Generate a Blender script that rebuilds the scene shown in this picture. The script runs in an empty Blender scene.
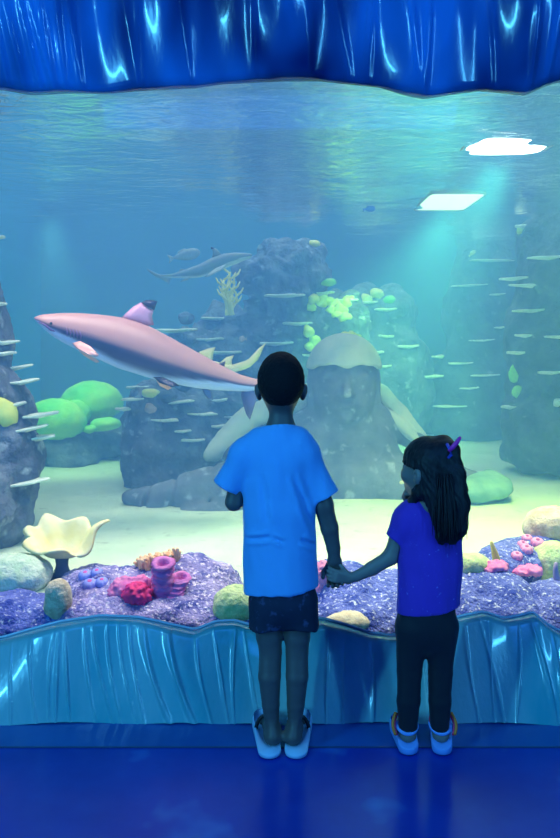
import bpy, math, random
import numpy as np
from mathutils import Vector, noise as mnoise

sc = bpy.context.scene
COL = sc.collection
PI = math.pi

# ------------------------------------------------------------------ camera
F = 815.0            # focal length in pixels of the 560x838 frame
CH = 1.32            # camera height, metres
HY = 340.0           # picture row of the horizon
cam_data = bpy.data.cameras.new('camera')
cam = bpy.data.objects.new('camera', cam_data)
COL.objects.link(cam)
cam.location = (0, 0, CH)
cam.rotation_euler = (PI / 2, 0, 0)
cam_data.sensor_fit = 'VERTICAL'
cam_data.sensor_height = 36.0
cam_data.lens = 36.0 * F / 838.0
cam_data.shift_y = -(419.0 - HY) / 838.0
cam_data.clip_end = 100
sc.camera = cam

# ------------------------------------------------------------------ world, exposure
w = bpy.data.worlds.new('world')
sc.world = w
w.use_nodes = True
w.node_tree.nodes['Background'].inputs[0].default_value = (0.02, 0.10, 0.55, 1)
w.node_tree.nodes['Background'].inputs[1].default_value = 0.16
sc.view_settings.view_transform = 'Standard'
sc.view_settings.look = 'None'
sc.view_settings.gamma = 1.0
sc.view_settings.exposure = 0.0
sc.view_settings.use_curve_mapping = False
cy = sc.cycles
cy.use_denoising = True
cy.max_bounces = 6
cy.transparent_max_bounces = 24
cy.volume_bounces = 1
cy.caustics_reflective = False
cy.caustics_refractive = False
cy.sample_clamp_indirect = 4.0


def aim(o, target):
    d = Vector(target) - o.location
    o.rotation_euler = d.to_track_quat('-Z', 'Y').to_euler()


def area(name, loc, target, sx, sy, col, power, spread=PI):
    l = bpy.data.lights.new(name, 'AREA')
    l.shape = 'RECTANGLE'
    l.size, l.size_y = sx, sy
    l.color = col
    l.energy = power
    l.spread = spread
    o = bpy.data.objects.new(name, l)
    COL.objects.link(o)
    o.location = loc
    aim(o, target)
    return o


def spot(name, loc, target, col, power, angle, blend=0.4, radius=0.08):
    l = bpy.data.lights.new(name, 'SPOT')
    l.color = col
    l.energy = power
    l.spot_size = angle
    l.spot_blend = blend
    l.shadow_soft_size = radius
    o = bpy.data.objects.new(name, l)
    COL.objects.link(o)
    o.location = loc
    aim(o, target)
    return o


# tank lamps, hung above the water
area('tank_lamp_bank', (0.0, 7.7, 3.2), (0.0, 7.7, 0), 6.5, 4.0, (0.80, 0.92, 1.0), 165)
area('tank_front_lamp', (0.0, 3.75, 2.75), (0.0, 3.62, 0), 3.4, 0.45, (1.0, 0.93, 0.97), 60, math.radians(110))
area('tank_green_lamp', (1.35, 4.35, 3.0), (1.35, 4.35, 0), 1.2, 0.9, (0.90, 1.0, 0.16), 36, math.radians(75))
spot('tank_floodlight_beam', (1.16, 4.25, 2.27), (0.80, 9.0, 0.25), (0.30, 1.0, 0.34), 600, math.radians(38), 0.6, 0.1)
spot('tank_skylight_beam', (1.22, 5.95, 2.27), (0.95, 9.2, 0.5), (0.30, 1.0, 0.36), 380, math.radians(50), 0.7, 0.12)
spot('tank_shark_lamp', (-1.5, 3.5, 2.27), (-0.7, 4.4, 1.3), (1.0, 0.80, 0.74), 32, math.radians(60), 0.7, 0.1)
spot('tank_left_lamp', (-1.75, 6.2, 2.27), (-1.85, 7.0, 0.4), (0.55, 1.0, 0.45), 110, math.radians(62), 0.8, 0.1)
# visitor hall lamps: blue ceiling wash behind the camera, two cyan spots; two strips added for glints
area('hall_blue_lamp', (0.0, -0.6, 3.6), (0.0, 2.7, 0.9), 3.0, 1.2, (0.02, 0.20, 1.0), 55)
area('hall_cyan_lamp', (-1.6, 0.9, 3.4), (-0.2, 2.8, 0.4), 0.2, 0.2, (0.12, 0.60, 1.0), 19)
area('hall_cyan_lamp', (1.7, 0.7, 3.4), (0.4, 2.8, 0.4), 0.2, 0.2, (0.12, 0.58, 1.0), 11)
area('added_glint_strip', (-2.55, 0.0, 1.35), (-0.2, 2.8, 0.3), 0.10, 1.7, (0.09, 0.60, 1.0), 56)  # unseen strip, added and made tall to draw long glints down the folds
area('added_glint_strip', (2.55, 0.0, 1.35), (0.4, 2.8, 0.3), 0.10, 1.7, (0.08, 0.52, 1.0), 30)  # its unseen partner on the right, added for the same streaks


# ------------------------------------------------------------------ helpers
def P(px, py, Y):
    """the point seen at picture place (px, py) at distance Y"""
    return np.array([(px - 280.0) * Y / F, Y, CH - (py - HY) * Y / F])


def S(px, Y):
    return px * Y / F


def new_mat(name):
    m = bpy.data.materials.new(name)
    m.use_nodes = True
    nt = m.node_tree
    for n in list(nt.nodes):
        nt.nodes.remove(n)
    out = nt.nodes.new('ShaderNodeOutputMaterial')
    return m, nt, out


def M(name, c1, c2=None, scale=6.0, rough=0.6, bump=0.0, bscale=40.0, kind='noise', coat=0.0,
      detail=6.0, c3=None, s3=30.0, t3=0.6, spec=0.5, sheen=0.0, stretch=(1, 1, 1), bdist=0.01, sss=0.0, attr=None):
    m, nt, out = new_mat(name)
    N, L = nt.nodes, nt.links
    b = N.new('ShaderNodeBsdfPrincipled')
    L.new(b.outputs[0], out.inputs[0])
    b.inputs['Roughness'].default_value = rough
    b.inputs['Specular IOR Level'].default_value = spec
    b.inputs['Coat Weight'].default_value = coat
    b.inputs['Coat Roughness'].default_value = 0.08
    b.inputs['Sheen Weight'].default_value = sheen
    if sss:
        b.inputs['Subsurface Weight'].default_value = sss
        b.inputs['Subsurface Radius'].default_value = (0.02, 0.01, 0.006)
    tc = N.new('ShaderNodeTexCoord')
    mp = N.new('ShaderNodeMapping')
    mp.inputs['Scale'].default_value = stretch
    L.new(tc.outputs['Object'], mp.inputs['Vector'])
    vec = mp.outputs[0]
    b.inputs['Base Color'].default_value = (*c1, 1)
    colsock = None
    if attr:
        a = N.new('ShaderNodeAttribute')
        a.attribute_name = attr
        colsock = a.outputs['Color']
    elif c2 is not None:
        if kind == 'voronoi':
            t = N.new('ShaderNodeTexVoronoi')
            t.inputs['Scale'].default_value = scale
            fac = t.outputs['Distance']
        else:
            t = N.new('ShaderNodeTexNoise')
            t.inputs['Scale'].default_value = scale
            t.inputs['Detail'].default_value = detail
            t.inputs['Roughness'].default_value = 0.6
            fac = t.outputs['Fac']
        L.new(vec, t.inputs['Vector'])
        r = N.new('ShaderNodeValToRGB')
        r.color_ramp.elements[0].position = 0.36
        r.color_ramp.elements[1].position = 0.64
        r.color_ramp.elements[0].color = (*c1, 1)
        r.color_ramp.elements[1].color = (*c2, 1)
        L.new(fac, r.inputs[0])
        colsock = r.outputs[0]
    if c3 is not None:
        t = N.new('ShaderNodeTexNoise')
        t.inputs['Scale'].default_value = s3
        t.inputs['Detail'].default_value = 3.0
        L.new(vec, t.inputs['Vector'])
        r = N.new('ShaderNodeValToRGB')
        r.color_ramp.elements[0].position = t3 - 0.06
        r.color_ramp.elements[1].position = t3 + 0.06
        r.color_ramp.elements[0].color = (0, 0, 0, 1)
        r.color_ramp.elements[1].color = (1, 1, 1, 1)
        L.new(t.outputs['Fac'], r.inputs[0])
        mx = N.new('ShaderNodeMix')
        mx.data_type = 'RGBA'
        L.new(r.outputs[0], mx.inputs[0])
        if colsock:
            L.new(colsock, mx.inputs[6])
        else:
            mx.inputs[6].default_value = (*c1, 1)
        mx.inputs[7].default_value = (*c3, 1)
        colsock = mx.outputs[2]
    if colsock:
        L.new(colsock, b.inputs['Base Color'])
    if bump:
        t = N.new('ShaderNodeTexNoise')
        t.inputs['Scale'].default_value = bscale
        t.inputs['Detail'].default_value = 5.0
        L.new(vec, t.inputs['Vector'])
        bp = N.new('ShaderNodeBump')
        bp.inputs['Strength'].default_value = bump
        bp.inputs['Distance'].default_value = bdist
        L.new(t.outputs['Fac'], bp.inputs['Height'])
        L.new(bp.outputs[0], b.inputs['Normal'])
    return m


def wloc(o):
    v = np.zeros(3)
    while o is not None:
        v += np.array(o.location)
        o = o.parent
    return v


def link(name, V, Fc, m, parent=None, smooth=True, origin=None, colors=None):
    """one mesh object from world-space vertices; child verts become relative to their parents"""
    V = np.asarray(V, float)
    if parent is not None:
        o0 = wloc(parent)
    elif origin is not None:
        o0 = np.asarray(origin, float)
    else:
        lo, hi = V.min(0), V.max(0)
        o0 = np.array([(lo[0] + hi[0]) / 2, (lo[1] + hi[1]) / 2, lo[2]])
    me = bpy.data.meshes.new(name)
    if isinstance(Fc, np.ndarray):
        nf, k = Fc.shape
        me.vertices.add(len(V))
        me.vertices.foreach_set('co', (V - o0).astype(np.float32).ravel())
        me.loops.add(nf * k)
        me.loops.foreach_set('vertex_index', Fc.astype(np.int32).ravel())
        me.polygons.add(nf)
        me.polygons.foreach_set('loop_start', np.arange(0, nf * k, k, dtype=np.int32))
        me.update(calc_edges=True)
        me.validate()
    else:
        me.from_pydata([tuple(v) for v in (V - o0)], [], Fc)
    if smooth:
        me.polygons.foreach_set('use_smooth', [True] * len(me.polygons))
    if colors is not None:
        ca = me.color_attributes.new('Tint', 'FLOAT_COLOR', 'POINT')
        c4 = np.ones((len(V), 4), np.float32)
        c4[:, :3] = colors
        ca.data.foreach_set('color', c4.ravel())
    me.materials.append(m)
    me.update()
    o = bpy.data.objects.new(name, me)
    COL.objects.link(o)
    if parent is not None:
        o.parent = parent
    else:
        o.location = o0
    return o


def tag(o, label=None, cat=None, group=None, kind=None):
    if label:
        o['label'] = label
    if cat:
        o['category'] = cat
    if group:
        o['group'] = group
    if kind:
        o['kind'] = kind
    return o


def thing(name, label, cat, loc, group=None):
    o = bpy.data.objects.new(name, None)
    COL.objects.link(o)
    o.location = tuple(loc)
    o.empty_display_size = 0.1
    return tag(o, label, cat, group)


# ---- implicit surfaces: smooth unions of tapered capsules and ellipsoids
class Clay:
    def __init__(self, lo, hi, h):
        self.lo = np.array(lo, float)
        self.h = h
        n = np.ceil((np.array(hi) - self.lo) / h).astype(int) + 1
        self.n = n
        self.D = np.full(n, 0.5, np.float32)

    def _sub(self, lo, hi):
        i0 = np.clip(np.floor((lo - self.lo) / self.h).astype(int), 0, self.n - 1)
        i1 = np.clip(np.ceil((hi - self.lo) / self.h).astype(int) + 1, 1, self.n)
        ax = [(self.lo[k] + self.h * np.arange(i0[k], i1[k])).astype(np.float32) for k in range(3)]
        return (slice(i0[0], i1[0]), slice(i0[1], i1[1]), slice(i0[2], i1[2])), \
            (ax[0][:, None, None], ax[1][None, :, None], ax[2][None, None, :])

    def _put(self, sl, d, k, sub):
        A = self.D[sl]
        if sub:
            d = -d
            if k > 0:
                hh = np.clip(0.5 - 0.5 * (A - d) / k, 0, 1)
                self.D[sl] = A + (d - A) * hh + k * hh * (1 - hh)
            else:
                self.D[sl] = np.maximum(A, d)
        elif k > 0:
            hh = np.clip(0.5 + 0.5 * (A - d) / k, 0, 1)
            self.D[sl] = A + (d - A) * hh - k * hh * (1 - hh)
        else:
            self.D[sl] = np.minimum(A, d)

    def cone(self, a, b, ra, rb=None, k=0.02, sq=(1, 1, 1), clip=None, sub=False):
        rb = ra if rb is None else rb
        a, b = np.asarray(a, float), np.asarray(b, float)
        s = np.asarray(sq, float)
        r = max(ra, rb)
        m = k + 3 * self.h
        sl, (X, Y, Z) = self._sub(np.minimum(a, b) - r * s - m, np.maximum(a, b) + r * s + m)
        a2, b2 = a / s, b / s
        ba = b2 - a2
        L2 = max(float(ba @ ba), 1e-12)
        x, y, z = X / s[0] - a2[0], Y / s[1] - a2[1], Z / s[2] - a2[2]
        t = np.clip((x * ba[0] + y * ba[1] + z * ba[2]) / L2, 0, 1)
        d = np.sqrt((x - t * ba[0]) ** 2 + (y - t * ba[1]) ** 2 + (z - t * ba[2]) ** 2) - (ra + (rb - ra) * t)
        d = d * s.min()
        for (c, n) in (clip or []):
            n = np.asarray(n, float)
            n = n / np.linalg.norm(n)
            d = np.maximum(d, (X - c[0]) * n[0] + (Y - c[1]) * n[1] + (Z - c[2]) * n[2])
        self._put(sl, d.astype(np.float32), k, sub)

    def chain(self, pts, rs, k=0.02, **kw):
        for i in range(len(pts) - 1):
            self.cone(pts[i], pts[i + 1], rs[i], rs[i + 1], k if i == 0 else min(k, 0.006), **kw)

    def ell(self, c, r, k=0.02, R=None, clip=None, sub=False):
        c, r = np.asarray(c, float), np.asarray(r, float)
        m = k + 3 * self.h
        e = r if R is None else np.full(3, r.max())
        sl, (X, Y, Z) = self._sub(c - e - m, c + e + m)
        x, y, z = X - c[0], Y - c[1], Z - c[2]
        if R is not None:   # rows of R are the ellipsoid's own axes
            R = np.asarray(R, float)
            x, y, z = (R[0, 0] * x + R[0, 1] * y + R[0, 2] * z, R[1, 0] * x + R[1, 1] * y + R[1, 2] * z,
                       R[2, 0] * x + R[2, 1] * y + R[2, 2] * z)
        k0 = np.sqrt((x / r[0]) ** 2 + (y / r[1]) ** 2 + (z / r[2]) ** 2)
        k1 = np.sqrt((x / r[0] ** 2) ** 2 + (y / r[1] ** 2) ** 2 + (z / r[2] ** 2) ** 2) + 1e-9
        d = np.where(k0 < 1e-4, -r.min(), k0 * (k0 - 1) / k1)
        for (cc, n) in (clip or []):
            n = np.asarray(n, float)
            n = n / np.linalg.norm(n)
            d = np.maximum(d, (X - cc[0]) * n[0] + (Y - cc[1]) * n[1] + (Z - cc[2]) * n[2])
        self._put(sl, d.astype(np.float32), k, sub)

    def cut(self, c, n):
        """throw away the side of the plane the normal points to"""
        n = np.asarray(n, float)
        n = n / np.linalg.norm(n)
        ax = [(self.lo[k] + self.h * np.arange(self.n[k])).astype(np.float32) for k in range(3)]
        d = (ax[0][:, None, None] - c[0]) * n[0] + (ax[1][None, :, None] - c[1]) * n[1] + (ax[2][None, None, :] - c[2]) * n[2]
        self.D = np.maximum(self.D, d.astype(np.float32))

    def surface(self, relax=2):
        D, h = self.D, self.h
        for ax in range(3):      # close the border
            ix = [slice(None)] * 3
            for e in (0, -1):
                ix[ax] = e
                D[tuple(ix)] = np.maximum(D[tuple(ix)], 0.01)
        ins = D < 0
        n = D.shape
        cn = tuple(v - 1 for v in n)
        acc = np.zeros(cn + (3,), np.float32)
        cnt = np.zeros(cn, np.int32)
        offs = [(0, 0), (0, 1), (1, 0), (1, 1)]
        for ax in range(3):
            o1, o2 = [k for k in range(3) if k != ax]
            for (i, j) in offs:
                lo = [None] * 3
                hi = [None] * 3
                lo[ax] = slice(0, cn[ax]); hi[ax] = slice(1, n[ax])
                lo[o1] = hi[o1] = slice(i, cn[o1] + i)
                lo[o2] = hi[o2] = slice(j, cn[o2] + j)
                A, B = D[tuple(lo)], D[tuple(hi)]
                idx = np.nonzero(ins[tuple(lo)] != ins[tuple(hi)])
                a, b = A[idx], B[idx]
                p = np.zeros((len(a), 3), np.float32)
                p[:, ax] = a / (a - b)
                p[:, o1] = i
                p[:, o2] = j
                acc[idx] += p
                cnt[idx] += 1
        act = np.nonzero(cnt)
        V = acc[act] / cnt[act][:, None] + np.stack(act, 1)
        V = V * h + self.lo
        vid = np.full(cn, -1, np.int32)
        vid[act] = np.arange(len(V))
        quads = []
        for ax in range(3):
            o1, o2 = [(1, 2), (2, 0), (0, 1)][ax]
            lo = [slice(None)] * 3; hi = [slice(None)] * 3
            lo[ax] = slice(0, n[ax] - 1); hi[ax] = slice(1, n[ax])
            ia, ib = ins[tuple(lo)], ins[tuple(hi)]
            for flip in (False, True):
                e = np.stack(np.nonzero((ia & ~ib) if not flip else (~ia & ib)), 1)
                if len(e) == 0:
                    continue
                g = []
                for (d1, d2) in ((-1, -1), (0, -1), (0, 0), (-1, 0)):
                    c = e.copy()
                    c[:, o1] += d1
                    c[:, o2] += d2
                    c = np.clip(c, 0, np.array(cn) - 1)
                    g.append(vid[c[:, 0], c[:, 1], c[:, 2]])
                q = np.stack(g, 1)
                quads.append(q[:, ::-1] if flip else q)
        Q = np.concatenate(quads)
        Q = Q[(Q >= 0).all(1)]
        V = relaxed(V, Q, relax)
        return V, Q


def relaxed(V, Q, n, f=0.5):
    for _ in range(n):
        A = np.zeros_like(V)
        c = np.zeros(len(V))
        for k in range(4):
            for j in (1, 3):
                np.add.at(A, Q[:, k], V[Q[:, (k + j) % 4]])
                np.add.at(c, Q[:, k], 1)
        V = V + f * (A / np.maximum(c, 1)[:, None] - V)
    return V


def normals(V, Q):
    d1 = V[Q[:, 2]] - V[Q[:, 0]]
    d2 = V[Q[:, 3]] - V[Q[:, 1]]
    fn = np.cross(d1, d2)
    N = np.zeros_like(V)
    for k in range(4):
        np.add.at(N, Q[:, k], fn)
    return N / (np.linalg.norm(N, axis=1)[:, None] + 1e-12)


def roughen(V, Q, amp, scale, octaves=4, seed=0.0, ridged=False, stretch=(1, 1, 1)):
    N = normals(V, Q)
    d = np.empty(len(V))
    sx, sy, sz = (scale * s for s in stretch)
    for i, v in enumerate(V):
        p = (v[0] * sx + seed, v[1] * sy + seed * 1.7, v[2] * sz - seed)
        if ridged:
            d[i] = 1.0 - 2.0 * abs(mnoise.noise(p)) + 0.3 * mnoise.fractal((p[0] * 3, p[1] * 3, p[2] * 3), 1.0, 2.0, 2)
        else:
            d[i] = mnoise.fractal(p, 0.9, 2.0, octaves)
    return V + N * (amp * d)[:, None]


def tube(pts, rs, n=8, cap=True):
    """a bent tapered tube as verts and quads (poles closed with tiny rings)"""
    pts = [np.asarray(p, float) for p in pts]
    V, Fc = [], []
    up = np.array([0.13, 0.21, 0.97])
    for i, p in enumerate(pts):
        t = pts[min(i + 1, len(pts) - 1)] - pts[max(i - 1, 0)]
        t = t / (np.linalg.norm(t) + 1e-9)
        u = np.cross(up, t)
        if np.linalg.norm(u) < 0.1:
            u = np.cross(np.array([1.0, 0, 0]), t)
        u /= np.linalg.norm(u)
        v = np.cross(t, u)
        for k in range(n):
            a = 2 * PI * k / n
            V.append(p + rs[i] * (math.cos(a) * u + math.sin(a) * v))
    for i in range(len(pts) - 1):
        for k in range(n):
            Fc.append((i * n + k, i * n + (k + 1) % n, (i + 1) * n + (k + 1) % n, (i + 1) * n + k))
    if cap:
        Fc.append(tuple(range(n))[::-1])
        Fc.append(tuple(range((len(pts) - 1) * n, len(pts) * n)))
    return V, Fc


def merge(parts):
    V, Fc = [], []
    for (v, f) in parts:
        b = len(V)
        V += [np.asarray(p) for p in v]
        Fc += [tuple(i + b for i in q) for q in f]
    return V, Fc


def grid_faces(nu, nv):
    i, j = np.meshgrid(np.arange(nu - 1), np.arange(nv - 1), indexing='ij')
    a = (i * nv + j).ravel()
    return np.stack([a, a + nv, a + nv + 1, a + 1], 1)


def blade(outline, thick, axis):
    """a fin or leaf: an outline with a lens-shaped section, thickest in its middle"""
    O = [np.asarray(p, float) for p in outline]
    c = sum(O) / len(O)
    ax = np.asarray(axis, float)
    ax /= np.linalg.norm(ax)
    n = len(O)
    V = list(O) + [c + (p - c) * 0.55 + ax * thick * 0.7 for p in O] + [c + (p - c) * 0.55 - ax * thick * 0.7 for p in O]
    V += [c + ax * thick, c - ax * thick]
    Fc = []
    for k in range(n):
        k2 = (k + 1) % n
        Fc.append((k, k2, n + k2, n + k))
        Fc.append((k2, k, 2 * n + k, 2 * n + k2))
        Fc.append((n + k, n + k2, 3 * n))
        Fc.append((2 * n + k2, 2 * n + k, 3 * n + 1))
    return V, Fc


def interp(xs, tab):
    t = np.array(tab, float)
    return np.interp(xs, t[:, 0], t[:, 1])


def smooth_interp(xs, tab, w=2.0):
    """like interp, rounded at the corners"""
    s = 0
    for d, g in ((-1, .15), (-.5, .22), (0, .26), (.5, .22), (1, .15)):
        s = s + g * interp(np.asarray(xs) + d * w, tab)
    return s

# ================================================================== the setting
rng = random.Random(7)
m_floor = M('floor_vinyl', (0.003, 0.032, 0.33), (0.008, 0.065, 0.47), scale=1.6, spec=0.25, rough=0.24, bump=0.12, bscale=5.0, c3=(0.03, 0.18, 0.58), s3=3.2, t3=0.66, bdist=0.02)
m_strip = M('floor_edge_vinyl', (0.012, 0.08, 0.34), (0.02, 0.12, 0.4), scale=3, rough=0.3, bump=0.1, bscale=8)
m_groove = M('floor_groove', (0.02, 0.06, 0.16), rough=0.35, spec=0.7)
m_frame_low = M('fibreglass_teal', (0.05, 0.40, 0.46), (0.30, 0.54, 0.56), scale=2.6, rough=0.2, bump=0.3, bscale=70, coat=1.0, bdist=0.006, stretch=(1, 1, 0.35))
m_frame_top = M('fibreglass_blue', (0.003, 0.018, 0.12), (0.02, 0.22, 0.66), scale=3.0, detail=2.0, rough=0.2, bump=0.2, bscale=30, coat=0.5, bdist=0.006, stretch=(1, 1, 0.3))  # navy patches in the blue put shade of the folds into the colour
m_edge_glint = M('pale_edge_glint', (0.55, 0.62, 0.75), rough=0.3)  # pale tone carries the reflection along the glass edge seam

X0, X1 = -2.7, 2.7


def slab(name, x0, x1, y0, y1, z0, z1, m, **kw):
    V = [(x, y, z) for x in (x0, x1) for y in (y0, y1) for z in (z0, z1)]
    Fc = [(0, 1, 3, 2), (4, 6, 7, 5), (0, 4, 5, 1), (2, 3, 7, 6), (0, 2, 6, 4), (1, 5, 7, 3)]
    return link(name, V, Fc, m, smooth=False, **kw)


tag(slab('floor', X0, X1, -2.5, 2.635, -0.1, 0.0, m_floor), kind='structure')
tag(slab('trim_1', X0, X1, 2.635, 2.643, -0.1, 0.003, m_groove), kind='structure')
tag(slab('trim_2', X0, X1, 2.643, 2.99, -0.1, 0.0, m_strip), kind='structure')

RIM = [(-460, 634), (-200, 620), (-60, 640), (0, 641), (30, 632), (60, 624), (100, 619), (140, 621), (168, 627), (195, 633), (215, 625), (235, 624),
       (262, 632), (300, 633), (320, 620), (345, 627), (370, 636), (392, 639), (420, 634), (445, 626), (458, 620), (484, 615), (505, 622),
       (520, 619), (534, 615), (546, 626), (560, 634), (600, 622), (700, 632), (1020, 625)]
TOPE = [(-460, 90), (-100, 84), (0, 88), (30, 93), (70, 91), (110, 91), (150, 88), (195, 86), (220, 82), (260, 80), (285, 79), (320, 79),
        (350, 82), (380, 85), (405, 93), (425, 97), (450, 93), (480, 89), (505, 91), (525, 94), (545, 85), (560, 80), (700, 90), (1020, 84)]
# raised folds: place at the rim, place at the foot (picture columns), width, height in mm, start, end along the height
RIDGE = [(62, 69, 4, 10), (60, 62, 3, 7), (68, 83, 3.5, 11), (86, 108, 3, 10), (97, 122, 3, 12), (110, 131, 3, 12), (122, 144, 2.5, 11), (134, 151, 3, 13),
         (147, 176, 8, 20), (172, 198, 9, 24), (198, 216, 3, 9), (213, 233, 3, 9), (246, 259, 3, 10), (20, 24, 3, 7), (4, 6, 3, 7), (40, 48, 4, 9), (236, 238, 4, 8),
         (300, 304, 5, 9), (325, 326, 3, 12), (343, 341, 4, 10), (372, 366, 6, 11), (404, 402, 4, 9), (423, 421, 4, 8), (462, 470, 4, 11), (478, 492, 4, 10),
         (487, 484, 3, 8), (514, 506, 3, 11), (528, 541, 6, 12), (545, 552, 4, 9), (-18, -10, 4, 10), (-40, -36, 6, 12), (-70, -60, 5, 10), (-110, -95, 6, 12),
         (575, 580, 5, 10), (600, 596, 5, 12), (640, 650, 6, 10), (680, 684, 5, 12)]


def lower_frame():
    nu = 1900
    px = np.linspace(-440, 1000, nu)
    Yr = 2.955
    X = (px - 280) * Yr / F
    zr = CH - (smooth_interp(px, RIM, 3) - HY) * Yr / F
    vs = np.concatenate([np.linspace(0, 1, 34), np.array([1.06, 1.1, 1.14, 1.2, 1.3])])
    G = np.zeros((nu, len(vs), 3))
    for j, v in enumerate(vs):
        t = min(v, 1.0)
        z = zr * t
        Y = 2.80 + 0.105 * t - 0.010 * math.sin(PI * t) + np.zeros(nu)
        drift = (1 - t)
        wob = 0.012 * np.sin(X * 13 + 1.2 * drift) + 0.016 * np.sin(X * 6.3 + 0.8 + 1.0 * drift)
        amp = 0.35 + 0.65 * t
        Y = Y - wob * amp * (1 if t < 1 else 1)
        for (a, b, wd, hh) in RIDGE:
            c = a + (b - a) * (1 - t) ** 1.15 + 2.0 * math.sin(3 * t + a)
            wpx = wd * 0.5 * (0.8 + 0.3 * math.sin(5 * t + a))
            d = (px - c) / wpx
            fade = max(0.25, math.sin(PI * (0.12 + 0.8 * t)))
            Y = Y - 0.001 * hh * fade * np.where(d < 0, np.exp(-(d * 0.8) ** 2), np.exp(-(d * 2.0) ** 2))
        # small scallops where the skirt meets the ground
        if t < 0.06:
            z = z + 0.005 * (1 - t / 0.06) * np.sin(X * 11 + np.sin(X * 5)) ** 2
        if v > 1:
            s = (v - 1) / 0.14
            ztop = zr + 0.006 * math.sin(PI * min(s, 1) * 0.9)
            Yf = Y
            Y = Yf + (2.985 - Yf) * min(s, 1)
            z = ztop if v < 1.18 else (zr - 0.06 if v < 1.25 else zr * 0 + 0.0)
        G[:, j, 0] = X
        G[:, j, 1] = Y
        G[:, j, 2] = z
    Q = grid_faces(nu, len(vs))
    o = link('trim_3', G.reshape(-1, 3), Q, m_frame_low)
    tag(o, kind='structure')
    pts = [G[i, 35] + np.array([0, 0.004, 0.004]) for i in range(0, nu, 6)]
    V, Fc = tube(pts, [0.0045] * len(pts), 8)
    link('edge_seam_glint', V, Fc, m_edge_glint, parent=o)
    return o


TRIDGE = [(6, 12, 5, 16), (18, 30, 3, 14), (33, 45, 2.5, 16), (50, 60, 3, 18), (41, 57, 3, 18), (0, 4, 3, 10), (66, 68, 3, 12), (75, 84, 3, 15), (142, 143, 4, 10), (130, 140, 5, 12),
          (183, 192, 4, 10), (253, 255, 4, 10), (306, 310, 5, 12), (330, 352, 4, 12), (372, 368, 5, 12), (400, 420, 8, 18), (424, 424, 3, 12),
          (478, 490, 7, 16), (525, 528, 3, 18), (548, 545, 3, 14), (-30, -20, 5, 14), (-70, -60, 7, 16), (590, 600, 6, 14)]


def upper_frame():
    nu = 620
    px = np.linspace(-440, 1000, nu)
    Yr = 2.955
    X = (px - 280) * Yr / F
    zb = CH - (smooth_interp(px, TOPE, 3) - HY) * Yr / F
    vs = np.concatenate([[-0.1, -0.06, -0.03], np.linspace(0, 1, 40)])
    G = np.zeros((nu, len(vs), 3))
    for j, v in enumerate(vs):
        t = max(v, 0.0)
        z = zb + (3.3 - zb) * t
        Y = 2.935 - 0.12 * math.sin(PI * 0.5 * min(t * 2.4, 1)) + np.zeros(nu)
        up = 1 - t * 3
        wob = 0.035 * np.sin(X * 13.5 + 0.9 * t + 1.0) + 0.022 * np.sin(X * 7.1 + 2.0 - t) + 0.010 * np.sin(X * 31 + 3 * t)
        Y = Y - wob * min(1.0, 0.3 + 3 * t)
        for (a, b, wd, hh) in TRIDGE:
            c = b + (a - b) * min(t / 0.3, 1.6)
            d = (px - c) / wd
            Y = Y - 0.001 * hh * max(0.2, math.sin(PI * min(0.15 + 2.6 * t, 1))) * np.where(d < 0, np.exp(-(d * 0.7) ** 2), np.exp(-(d * 1.8) ** 2))
        if v < 0:
            s = -v / 0.1
            Y = Y + (2.985 - Y) * min(1, s * 1.2)
            z = zb - 0.004 * math.sin(PI * s)
        G[:, j, 0] = X
        G[:, j, 1] = Y
        G[:, j, 2] = z
    Q = grid_faces(nu, len(vs))
    o = link('trim_4', G.reshape(-1, 3), Q, m_frame_top)
    tag(o, kind='structure')
    return o


lower_frame()
upper_frame()
m_hall = M('hall_wall_paint', (0.02, 0.06, 0.25), rough=0.8)
tag(slab('wall_front', X0, X1, 2.99, 3.06, 2.32, 4.2, m_hall), kind='structure')


# ---- the viewing window
def glass_mat():
    m, nt, out = new_mat('acrylic_pane')
    N, L = nt.nodes, nt.links
    t = N.new('ShaderNodeBsdfTransparent')
    t.inputs[0].default_value = (0.97, 0.99, 1.0, 1)
    g = N.new('ShaderNodeBsdfGlossy')
    g.inputs['Roughness'].default_value = 0.02
    fr = N.new('ShaderNodeFresnel')
    fr.inputs['IOR'].default_value = 1.3
    mx = N.new('ShaderNodeMixShader')
    L.new(fr.outputs[0], mx.inputs[0])
    L.new(t.outputs[0], mx.inputs[1])
    L.new(g.outputs[0], mx.inputs[2])
    L.new(mx.outputs[0], out.inputs[0])
    return m


o = slab('window_1', X0, X1, 3.0, 3.035, 0.02, 2.75, glass_mat())
tag(o, kind='structure')

# ---- tank shell
TL, TR, TB = -3.05, 3.7, 10.4
WL = 2.35           # water level
m_tank = M('tank_paint', (0.10, 0.30, 0.42), (0.14, 0.36, 0.48), scale=0.8, rough=0.85)
m_tank_l = M('tank_paint_blue', (0.02, 0.34, 0.62), (0.03, 0.40, 0.68), scale=0.8, rough=0.85)
tag(slab('wall_back', TL - 0.1, TR + 0.1, TB, TB + 0.1, 0, 3.6, m_tank), kind='structure')
tag(slab('wall_left', TL - 0.1, TL, 3.07, TB, 0, 3.6, m_tank_l), kind='structure')
tag(slab('wall_right', TR, TR + 0.1, 3.07, TB, 0, 3.6, m_tank), kind='structure')

# ---- sand bed
m_sand = M('coral_sand', (0.54, 0.70, 0.50), (0.68, 0.81, 0.58), scale=2.5, rough=0.9, bump=0.35, bscale=60, c3=(0.40, 0.53, 0.38), s3=14, t3=0.68)
nx, ny = 200, 220
xs = np.linspace(TL, TR, nx)
ys = 3.07 + (TB - 3.07) * np.linspace(0, 1, ny) ** 1.3
SAND = 0.25


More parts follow.
